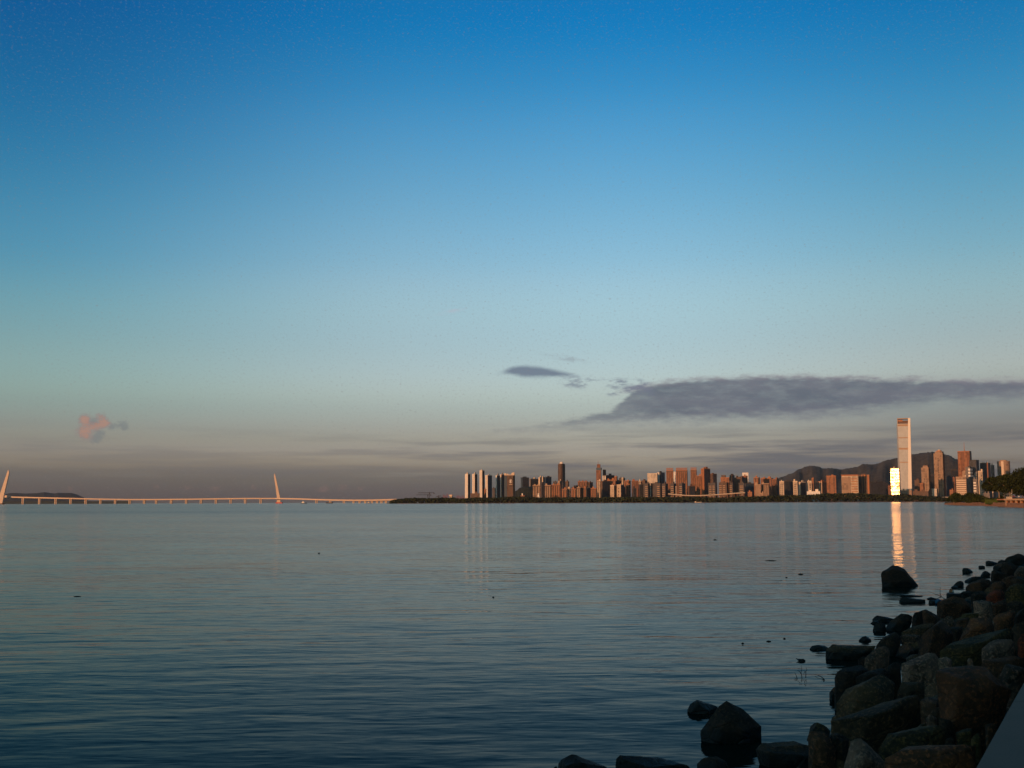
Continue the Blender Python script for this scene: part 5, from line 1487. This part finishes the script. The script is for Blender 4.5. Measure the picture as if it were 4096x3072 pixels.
A1, C1 = pylon((34, 1880), -3, 15, -10, 11, 1)
A2, C2 = pylon((1098, 1894), 1108.5, 1121, 1109.5, 1124, -1)
pl_m = plain("red_fender_paint", (0.55, 0.05, 0.03), 0.6)
f0, f1 = at(1105, 2010, 5640) - br0, at(1130, 2010, 5640) - br0
MB().prism([(f0.x, f0.y - 14), (f1.x, f0.y - 14), (f1.x + 2, f0.y), (f1.x, f0.y + 14), (f0.x, f0.y + 14), (f0.x - 2, f0.y)], -1, 5.5).build("fender", pl_m, br)
e0, e1 = at(-14, 2010, 5640) - br0, at(14, 2010, 5640) - br0
MB().prism([(e0.x, e0.y - 14), (e1.x, e0.y - 14), (e1.x + 2, e0.y), (e1.x, e0.y + 14), (e0.x, e0.y + 14), (e0.x - 2, e0.y)], -1, 5.0).build("fender", flat('brown'), br)
# haunch of the deck at the left pylon
g0, g1 = deck_at(12) - br0, deck_at(60) - br0
MB().loft([[(g0.x, g0.y - 14, g0.z + 9), (g0.x, g0.y + 8, g0.z + 9), (g0.x, g0.y + 8, g0.z - 2), (g0.x, g0.y - 14, g0.z - 2)],
           [(g1.x, g1.y - 14, g1.z + 1), (g1.x, g1.y + 8, g1.z + 1), (g1.x, g1.y + 8, g1.z - 2), (g1.x, g1.y - 14, g1.z - 2)]]).build("haunch", bm_white, br)
for A, C, rng_px in ((A1, C1, [30 + 9 * i for i in range(9)]), (A2, C2, [1040 + 7 * i for i in range(9)])):
    for i, px in enumerate(rng_px):
        v = deck_at(px) - br0
        f = (i + 1) / 10 if A is A1 else 1 - i / 10
        top = C + (A - C) * (.42 + .5 * f)
        MB().tube([tuple(top), (v.x, v.y, v.z + 1)], .12, 4).build("stay_cable", cable_m, br)

# small lit cabins on the bridge rail
# ------------------------------------------------------------------ boats
def boat(px, D, ln, label, hull_c, cab_c, kind="tug"):
    c = at(px, hor(px), D); c.z = 0
    root = empty("boat", c)
    tag(root, label, "boat")
    L2, b = ln / 2, ln * .15
    rings = []
    for f, wy, top in ((-1, .75, .10), (-.6, 1, .08), (.2, 1, .09), (.7, .7, .12), (1, .08, .17)):
        x = f * L2
        rings.append([(x, -b * wy, ln * top), (x, b * wy, ln * top), (x, b * wy * .6, -.6), (x, -b * wy * .6, -.6)])
    MB().loft(rings).build("hull", plain("hull_paint", hull_c, .6), root)
    if kind == "tug":
        MB().box(-L2 * .75, L2 * .12, -b * .7, b * .7, ln * .085, ln * .25).build("cabin", flat(cab_c), root)
        MB().box(-L2 * .55, -L2 * .1, -b * .5, b * .5, ln * .251, ln * .37).build("wheelhouse", flat(cab_c), root)
        MB().tube([(-L2 * .3, 0, ln * .37), (-L2 * .3, 0, ln * .52)], ln * .012).build("mast", flat(cab_c), root)
    else:
        MB().box(-L2 * .9, -L2 * .6, -b * .6, b * .6, ln * .085, ln * .2).build("cabin", flat(cab_c), root)
        MB().box(-L2 * .55, L2 * .6, -b * .7, b * .7, ln * .085, ln * .12).build("cargo", flat('brown'), root)
    return root


boat(1216, 4300, 22, "small dark-hulled boat with a white wheelhouse between the right pylon and the next piers", (0.02, 0.02, 0.025), 'white')
boat(1318, 4500, 27, "low flat dark barge under the bridge right of the small white-cabined boat", (0.03, 0.025, 0.025), 'dusk', "barge")
boat(1477, 4200, 15, "short pale boat among the close-set piers at the bridge's right end", (0.10, 0.08, 0.07), 'cream')
boat(1931, 2860, 5, "tiny dark boat moored at the shore wall below the slim slabs", (0.015, 0.015, 0.02), 'dark', "barge")
boat(2792, 2850, 17, "white boat moored along the wooded shore below the finned towers", (0.5, 0.4, 0.3), 'cream', "barge")
pv_ = empty("shore_pavilion", at(3336, 2003, 3130), 0)
tag(pv_, "small pale pavilion on the shore below the widest slab", "pavilion")
MB().box(-5, 5, -2, 4, 0, 2.2).build("base", flat('brown'), pv_)
for x in (-4.4, 3.8): MB().box(x, x + .6, -1.6, -1.0, 2.21, 4.6).build("post", flat('cream'), pv_)
MB().box(-5.6, 5.6, -2.6, 4.2, 4.61, 8.4).build("roof", flat('cream'), pv_)

# ------------------------------------------------------------------ cranes over the trees
def tower_crane(px, ybase, ytop, D, xl, xr, label):
    c = at(px, hor(px), D); c.z = 2
    root = empty("tower_crane", c)
    tag(root, label, "crane", "tower cranes over the trees")
    zt = at(px, ytop, D).z - 2
    s = D / FOC
    m_ = MB()
    for a in (-.9, .9):
        for b in (-.9, .9): m_.tube([(a, b, 0), (a, b, zt + 3)], .34, 4)
    k = 0
    while k < zt:
        m_.tube([(-.9, -.9, k), (.9, -.9, k + 3)], .2, 4); k += 3
    cr_m = plain("crane_paint", (0.05, 0.05, 0.06), .7)
    m_.build("mast", cr_m, root)
    x0, x1 = (xl - px) * s, (xr - px) * s
    m_ = MB()
    for a in (-.7, .7): m_.tube([(x0, a, zt), (x1, a, zt)], .34, 4)
    m_.tube([(x0 * .97, 0, zt + 1.3), (x1 * .9, 0, zt + 1.5)], .3, 4)
    for i in range(16):
        xa = x0 + (x1 - x0) * i / 16
        m_.tube([(xa, 0, zt + .1), (xa + (x1 - x0) / 16, 0, zt + 1.4)], .16, 4)
    m_.build("jib", cr_m, root)
    xc = x1 if abs(x1) < abs(x0) else x0
    MB().box(xc - 2.5, xc + 1, -1, 1, zt - 2, zt + .6).build("counterweight", cr_m, root)
    MB().box(-1.6, 1.6, -1.5, 1.5, zt - 3, zt - .4).build("cab", cr_m, root)
    return root


tower_crane(1718, 1991, 1972, 3300, 1672, 1737, "highest and longest dark tower crane over the trees")
tower_crane(1711, 1991, 1980, 3500, 1665, 1724, "lower tower crane just left of the highest one")
tower_crane(1754, 1991, 1985, 3400, 1749, 1765, "smallest tower crane, with a stub of a jib")


def frame_works(px0, px1, ytop, D, label, steps):
    c = at((px0 + px1) / 2, hor((px0 + px1) / 2), D); c.z = 2
    root = empty("scaffolding", c)
    tag(root, label, "scaffolding")
    s = D / FOC
    w = (px1 - px0) * s
    for i in range(steps):
        a = -w / 2 + w * i / steps
        hgt = (at(px0, ytop, D).z - 2) * random.uniform(.62, 1.0)
        m_ = MB()
        for xx in (a, a + w / steps * .8):
            for yy in (0, 5): m_.tube([(xx, yy, 0), (xx, yy, hgt)], .28, 4)
        for k in range(int(hgt / 4)):
            m_.tube([(a, 0, k * 4 + 2), (a + w / steps * .8, 0, k * 4 + 2)], .2, 4)
            m_.tube([(a, 0, k * 4 + 2), (a + w / steps * .8, 0, k * 4 + 6)], .16, 4)
        m_.build("bay", plain("red_lead_steel", (0.30, 0.07, 0.06), .8), root)


frame_works(1772, 1792, 1971, 3700, "hazy red steel scaffolding left of the beige lookout tower", 4)
frame_works(1812, 1860, 1979, 3600, "low hazy red steel scaffolding left of the leftmost slim slab", 8)
# mast on the mountain top
pm = at(3238, 1866, 5600)
mm = empty("summit_mast", pm)
tag(mm, "tiny mast standing on the left summit of the mountain", "mast")
MB().tube([(0, 0, -6), (0, 0, 7)], [1.2, .5], 5).build("pole", flat('dark'), mm)
MB().box(-2, 2, -1, 1, 1, 3).build("platform", flat('dark'), mm)
# bird over the bay
bc_ = at(1962, 1495, 320)
m_ = MB()
m_.loft([[(x, y * w_, z * w_ + .01 * x) for y, z in ((.03, 0), (0, .03), (-.03, 0), (0, -.03))] for x, w_ in ((-.16, .2), (-.08, .9), (.02, 1.2), (.10, .9), (.15, .5), (.2, .1))])
for s_ in (-1, 1):
    m_.loft([[(.07, s_ * .02, .02), (.07, s_ * .02, .005), (-.05, s_ * .02, .005), (-.05, s_ * .02, .02)], [(.06, s_ * .16, .09), (.06, s_ * .16, .08), (-.04, s_ * .16, .08), (-.04, s_ * .16, .09)], [(-.03, s_ * .32, .04), (-.03, s_ * .32, .035), (-.06, s_ * .32, .035), (-.06, s_ * .32, .04)]])
bd = m_.build("bird", plain("bird_feathers", (0.02, 0.02, 0.02)))
bd.location = bc_
tag(bd, "tiny dark bird gliding left of the small grey cloud", "bird")

# ------------------------------------------------------------------ headland on the right
def hp_(px, py): return onz(px, py, 0.0)


rim = [(3780, 2018.0), (3800, 2019.6), (3830, 2021), (3870, 2022), (3920, 2023), (3970, 2024.5), (4020, 2026.5), (4060, 2029), (4100, 2032), (4200, 2040)]
fr_ = [hp_(*q) for q in rim]
bk_ = [p + Vector((p.x, p.y, 0)).normalized() * (70 + 40 * i) + Vector((4 * i, 0, 0)) for i, p in enumerate(fr_)]
vs, fs = [], []
NJ = 14
for i, (a, b) in enumerate(zip(fr_, bk_)):
    for j in range(NJ + 1):
        u = j / NJ
        p = a.lerp(b, u ** 1.6)
        vs.append((p.x, p.y, -.6 + 1.9 * min(1, u * 6) + 1.4 * max(0, min(1, (u - .25) * 3))))
for i in range(len(fr_) - 1):
    for j in range(NJ):
        a = i * (NJ + 1) + j
        fs.append((a, a + NJ + 1, a + NJ + 2, a + 1))
hl = mesh_obj("ground", vs, fs, earth_mat("headland_soil", (0.03, 0.035, 0.015), (0.07, 0.06, 0.03), 0.3), smooth=True)
tag(hl, "low headland reaching into the bay from the right", None, None, 'structure')
# rubble edge
rng = random.Random(8)
spots = []
for i in range(2600):
    u = rng.random() * (len(fr_) - 1)
    k = int(u)
    a = fr_[k].lerp(fr_[k + 1], u - k)
    dirn = Vector((a.x, a.y, 0)).normalized()
    v = rng.random()
    p = a + dirn * (v * 13 - 1.0)
    spots.append((p.x, p.y, -.1 + 1.75 * v * min(1, .35 + u * .35), rng.uniform(.28, .75)))
rb = blobs("rubble_edge", spots, earth_mat("rubble_stone", (0.10, 0.055, 0.035), (0.24, 0.13, 0.085), 0.9))
tag(rb, "reddish rubble stones edging the headland", "rubble", None, 'stuff')


def leaf_cloud(name, lumps, n, size, mat, parent, seed):
    """leaf-sized faces scattered through overlapping lumps (x, y, z, rx, ry, rz)"""
    rng = random.Random(seed)
    vs, fs = [], []
    wts = [a[3] * a[4] * a[5] for a in lumps]
    for _ in range(n):
        L_ = rng.choices(lumps, wts)[0]
        d = Vector((rng.gauss(0, 1), rng.gauss(0, 1), rng.gauss(0, 1))).normalized()
        r_ = rng.uniform(.55, 1.04) if rng.random() < .8 else rng.uniform(.1, .6)
        p = Vector((L_[0] + d.x * L_[3] * r_, L_[1] + d.y * L_[4] * r_, L_[2] + d.z * L_[5] * r_))
        if noise.noise(p * .55 + Vector((seed, 0, 0))) < -.22: continue
        a = Vector((rng.gauss(0, 1), rng.gauss(0, 1), rng.gauss(0, .7))).normalized()
        b = a.cross(Vector((rng.gauss(0, 1), rng.gauss(0, 1), rng.gauss(0, 1)))).normalized()
        s = size * rng.uniform(.6, 1.4)
        o = len(vs)
        vs += [p - a * s - b * s * .5, p + a * s * .2 - b * s * .7, p + a * s + b * s * .4, p - a * s * .1 + b * s * .8]
        fs.append((o, o + 1, o + 2, o + 3))
    return mesh_obj(name, vs, fs, mat, parent)


tree_m = leaf_mat("tree_leaves", (0.009, 0.014, 0.004), (0.034, 0.040, 0.011), 0.35)
bush_m = leaf_mat("bush_leaves", (0.014, 0.022, 0.006), (0.05, 0.06, 0.015), 0.4)
bark_m = plain("banyan_bark", (0.20, 0.13, 0.08), .9)


def tree(px, D, outline, label, trunks, seed, n=9000):
    """crown lumps given as (px, py, radius px across, radius px up) in the photo"""
    c = at(px, hor(px), D); c.z = 1.5
    root = empty("tree", c)
    tag(root, label, "tree")
    s = D / FOC
    lumps = []
    for (x, y, rx, ry) in outline:
        p = at(x, y, D) - c
        lumps.append((p.x, p.y + random.uniform(-2, 4), p.z, rx * s, rx * s * .9, ry * s))
    leaf_cloud("crown", lumps, n, .42, tree_m, root, seed)
    m_ = MB()
    for (x, y0, x1, y1, w_) in trunks:
        a, b = at(x, y0, D) - c, at(x1, y1, D) - c
        a.y -= 2.5
        m_.tube([tuple(a + Vector((0, 0, -.5))), tuple(a.lerp(b, .5) + Vector((.3, 0, 0))), tuple(b)], [w_, w_ * .75, w_ * .5], 7)
        for q in (-1, 1):
            m_.tube([tuple(a.lerp(b, .7)), tuple(b + Vector((q * 2.2, .5, 2.0))), tuple(b + Vector((q * 4.6, 1.5, 4.2)))], [w_ * .5, w_ * .36, w_ * .15], 6)
    m_.build("trunk", bark_m, root)
    return root


tree(4062, 640, [(4100, 1925, 62, 58), (4060, 1932, 56, 44), (4140, 1925, 70, 60), (4020, 1940, 42, 30), (4085, 1955, 60, 30), (4150, 1965, 50, 30), (4040, 1962, 40, 20), (4115, 1895, 44, 28), (4070, 1908, 36, 26)],
     "huge dark dome-shaped tree over the deck at the picture edge", [(4033, 1988, 4035, 1958, .55), (4100, 1990, 4095, 1960, .7)], 5, 24000)
tree(3992, 650, [(3985, 1935, 34, 26), (3962, 1946, 24, 18), (4010, 1932, 34, 30), (3975, 1920, 22, 14), (3995, 1952, 40, 14), (3948, 1952, 12, 8), (4020, 1918, 26, 20)],
     "smaller dark tree with a pale trunk forming the left flank of the dome-shaped one", [(3990, 1988, 3990, 1956, .42)], 6, 14000)


def bush(px, D, lump_px, label, seed, n, mat=None):
    c = at(px, hor(px), D); c.z = 1.0
    root = empty("bush", c)
    tag(root, label, "bush", "bushes on the headland")
    s = D / FOC
    lumps = []
    for (x, y, rx, ry) in lump_px:
        p = at(x, y, D) - c
        lumps.append((p.x, p.y + random.uniform(-2, 2), p.z, rx * s, rx * s * .8, ry * s))
    leaf_cloud("foliage", lumps, n, .36, mat or bush_m, root, seed)
    m_ = MB()
    for q in range(5): m_.tube([(random.uniform(-1, 1), 0, -.3), (random.uniform(-4, 4), random.uniform(-1, 1), 2.6)], [.2, .08], 5)
    m_.build("stem", bark_m, root)


bush(3818, 800, [(3822, 1990, 26, 19), (3806, 1998, 18, 12), (3840, 1995, 24, 16), (3830, 1982, 16, 12)], "dark round bush at the tip of the headland", 11, 6000, leaf_mat("dark_bush_leaves", (0.012, 0.02, 0.007), (0.042, 0.055, 0.016), 0.4))
bush(3885, 780, [(3880, 1984, 24, 13), (3900, 1986, 26, 14), (3862, 1990, 20, 12), (3918, 1992, 22, 12)], "dark bush in the middle of the headland behind the lighter one", 12, 6000, leaf_mat("deep_bush_leaves", (0.010, 0.017, 0.006), (0.036, 0.046, 0.014), 0.4))
bush(3905, 740, [(3895, 1998, 26, 13), (3922, 1997, 22, 12), (3872, 2002, 18, 9)], "lighter olive bush in front, left of the lawn", 13, 6000)
bush(3955, 720, [(3950, 2000, 18, 10), (3938, 2003, 14, 8), (3968, 2001, 12, 9)], "low dark bush behind the small white monument", 14, 3500)
bush(4008, 650, [(4005, 1995, 13, 13), (4012, 2003, 12, 9), (3996, 2003, 9, 8)], "dark upright bush at the left end of the deck", 15, 3500)
# lawn
rng = random.Random(21)
vs, fs = [], []
for i in range(9000):
    px = rng.uniform(3940, 4008)
    D = rng.uniform(655, 735)
    p = at(px, hor(px), D)
    z = 1.5 + (D - 655) / 80 * 2.6
    a = rng.uniform(0, 6.28)
    o = len(vs)
    wv = Vector((math.cos(a), math.sin(a), 0)) * .14
    vs += [p.xy.to_3d() + Vector((0, 0, z - .4)) - wv, p.xy.to_3d() + Vector((0, 0, z - .4)) + wv, p.xy.to_3d() + Vector((rng.uniform(-.1, .1), 0, z + rng.uniform(.15, .4)))]
    fs.append((o, o + 1, o + 2))
lw = mesh_obj("grass", vs, fs, leaf_mat("lawn_blades", (0.045, 0.065, 0.012), (0.09, 0.11, 0.02), 0.2))
tag(lw, "small sloping lawn lit green under the trees", "grass", None, 'stuff')
sl_v = [at(3940, hor(3940), 655), at(4008, hor(4008), 655), at(4008, hor(4008), 735), at(3940, hor(3940), 735)]
ls = mesh_obj("ground", [(p.x, p.y, 1.45 + (2.6 if i > 1 else 0)) for i, p in enumerate(sl_v)], [(0, 1, 2, 3)], earth_mat("lawn_soil", (0.04, 0.055, 0.012), (0.07, 0.085, 0.02), 0.5))
tag(ls, "earth slope under the lawn", None, None, 'structure')
# deck on columns
DK = 585.0
s = DK / FOC
dk0 = at(4017, hor(4017), DK); dk0.z = 0
dk = empty("viewing_deck", dk0)
tag(dk, "raised concrete deck on columns under the huge tree", "deck")
ztop = at(4050, 1995.5, DK).z
ln = 190 * s
MB().box(0, ln, 0, 9, ztop - .62, ztop).build("floor_slab", flat('orange'), dk)
MB().box(-.3, ln, -.32, -.003, ztop - .75, ztop + .12).build("fascia", flat('tan'), dk)
MB().box(3.2, ln, 5.2, 5.6, .6, ztop - .63).build("back_wall", flat('orange'), dk)
x = 1.0
for wv in (.35, .35, .5, .35, .35, .4, .35, .35, .35):
    MB().box(x, x + wv, .6, 1.1, -.4, ztop - .63).build("column", flat('tan'), dk)
    x += 2.5
m_ = MB()
for i in range(24): m_.tube([(.2 + i * ln / 24, .3, ztop), (.2 + i * ln / 24, .3, ztop + 1.05)], .04, 5)
m_.tube([(.2, .3, ztop + 1.05), (ln, .3, ztop + 1.05)], .045, 5)
m_.build("railing", flat('brown'), dk)
# hut on the deck
hut = empty("kiosk", dk0 + Vector((4.6 - 2.2 + 1.6, 3.4, ztop)))
tag(hut, "small pale kiosk with a grey roof on the deck", "kiosk")
MB().box(-1.2, 1.2, -.9, .9, 0.002, 1.15).build("counter", flat('cream'), hut)
for xx in (-1.1, 1.0): MB().box(xx, xx + .1, -.8, -.7, 1.16, 2.2).build("post", flat('grey'), hut)
MB().prism([(-1.5, -1.2), (1.5, -1.2), (1.5, 1.2), (-1.5, 1.2)], 2.21, 2.8, .4).build("roof", flat('grey'), hut)
# lamp posts
def lamp(px, ytop, ybase, D, label, lantern):
    c = at(px, ybase, D)
    root = empty("lamp_post", c)
    tag(root, label, "lamp post", "lamp posts on the headland")
    zt = at(px, ytop, D).z - c.z
    MB().tube([(0, 0, 0), (0, 0, zt * .3), (0, 0, zt)], [.12, .09, .07], 7).build("pole", flat('cream'), root)
    if lantern == 'side':
        MB().dome(-.25, -.1, zt * .42, .24, .4).build("lantern", flat('white'), root, True)
        MB().box(-.25, 0, -.12, -.06, zt * .42 - .06, zt * .42).build("bracket", flat('cream'), root)
    else:
        MB().prism([(.32 * math.cos(i * 1.047), .32 * math.sin(i * 1.047)) for i in range(6)], zt + .01, zt + .9, 1.35).build("lantern", flat('cream'), root)
        MB().prism([(.5 * math.cos(i * 1.047), .5 * math.sin(i * 1.047)) for i in range(6)], zt + .91, zt + 1.25, .2).build("lantern_cap", flat('tan'), root)


lamp(4048.5, 1957, 1990, 590, "tall pale lamp post on the deck with a white lantern on its side", 'side')
lamp(3972, 1972, 1988, 690, "short lamp post with a flared lantern at the left end of the lawn", 'top')
# white monument
mo = empty("monument", onz(3969, 2012.5))
mo.location.z = 1.2
tag(mo, "small white monument with a low slanted part and an upright block, by the rubble edge", "monument")
MB().box(.55, 1.15, -.3, .4, 0, 2.0).build("upright", flat('white'), mo)
MB().loft([[(-1.5, -.4, 0), (.5, -.4, 0), (.5, .4, 0), (-1.5, .4, 0)], [(-1.0, -.3, .45), (.5, -.3, .8), (.5, .3, .8), (-1.0, .3, .45)]]).build("plinth", flat('white'), mo)


# ------------------------------------------------------------------ people on the deck
def person(px, D, ztop_, shirt, label, face=0.0, stride=.12):
    c = at(px, hor(px), D); c.z = ztop_
    bm = bmesh.new()
    J = {}
    def v(k, x, y, z, r_):
        J[k] = (bm.verts.new((x, y, z)), r_)
    v('pel', 0, 0, .95, .13); v('waist', 0, 0, 1.10, .125); v('chest', 0, .01, 1.32, .15); v('neck', 0, 0, 1.49, .055); v('head', 0, -.015, 1.60, .088); v('crown', 0, -.01, 1.70, .07)
    for s_, n in ((-1, 'l'), (1, 'r')):
        v('hip' + n, s_ * .09, 0, .90, .10); v('knee' + n, s_ * .10, -s_ * stride * .5, .49, .062); v('ank' + n, s_ * .10, s_ * stride * .2, .09, .042); v('toe' + n, s_ * .11, s_ * stride * .2 - .15, .04, .035)
        v('sh' + n, s_ * .19, 0, 1.40, .062); v('elb' + n, s_ * .25, .03, 1.12, .044); v('wr' + n, s_ * .24, -.06, .88, .032); v('hand' + n, s_ * .235, -.09, .78, .03)
    for a, b in (('pel', 'waist'), ('waist', 'chest'), ('chest', 'neck'), ('neck', 'head'), ('head', 'crown')): bm.edges.new((J[a][0], J[b][0]))
    for n in 'lr':
        for a, b in (('pel', 'hip'), ('hip', 'knee'), ('knee', 'ank'), ('ank', 'toe')): bm.edges.new((J[a if a == 'pel' else a + n][0], J[b + n][0]))
        for a, b in (('chest', 'sh'), ('sh', 'elb'), ('elb', 'wr'), ('wr', 'hand')): bm.edges.new((J[a if a == 'chest' else a + n][0], J[b + n][0]))
    bm.verts.index_update()
    order = {J[k][0].index: J[k][1] for k in J}
    root_i = J['pel'][0].index
    me = bpy.data.meshes.new("person")
    bm.to_mesh(me); bm.free()
    o = bpy.data.objects.new("person", me)
    COL.objects.link(o)
    sk = o.modifiers.new("skin", 'SKIN')
    for i, vv in enumerate(me.skin_vertices[0].data):
        vv.radius = (order[i], order[i])
        vv.use_root = i == root_i
    o.modifiers.new("smooth", 'SUBSURF').render_levels = 2
    mt, t, p = new_mat("person_" + shirt[0])
    z = t.sep(t.n('ShaderNodeTexCoord').outputs['Object'])[2]
    c1 = t.mix(t.m('GREATER_THAN', z, .96), (0.03, 0.03, 0.04), shirt[1])
    c2 = t.mix(t.m('GREATER_THAN', z, 1.47), c1, (0.42, 0.24, 0.16))
    c3 = t.mix(t.m('GREATER_THAN', z, 1.66), c2, (0.02, 0.015, 0.01))
    t.link(c3, p.inputs['Base Color'])
    p.inputs['Roughness'].default_value = .8
    me.materials.append(mt)
    o.location = c
    o.rotation_euler = (0, 0, face)
    return tag(o, label, "person", "people on the deck")


person(4056.5, DK + 2.5, ztop, ('red', (0.5, 0.03, 0.03)), "person in a red top standing on the deck right of the tall lamp post", .3)
person(4076.5, DK + 3, ztop, ('white', (0.8, 0.75, 0.7)), "person in a white top standing on the deck near the picture edge", -.4)
person(4090.5, DK + 2.2, ztop, ('dark', (0.16, 0.07, 0.05)), "person in dull reddish clothes on the deck, nearest the picture edge", .8)

# ------------------------------------------------------------------ evening air
hz = MB().box(-16500, 16500, -500, 26500, -1.6, 620).build("haze", None)
hm = bpy.data.materials.new("evening_haze")
hm.use_nodes = True
ht_ = hm.node_tree
ht_.nodes.remove(ht_.nodes['Principled BSDF'])
vol = ht_.nodes.new('ShaderNodeVolumePrincipled')
vol.inputs['Color'].default_value = (0.75, 0.80, 0.88, 1)
vol.inputs['Density'].default_value = 1.2e-5
ht_.links.new(vol.outputs[0], ht_.nodes['Material Output'].inputs['Volume'])
hz.data.materials.append(hm)
tag(hz, "thin evening haze over the bay", None, None, 'stuff')
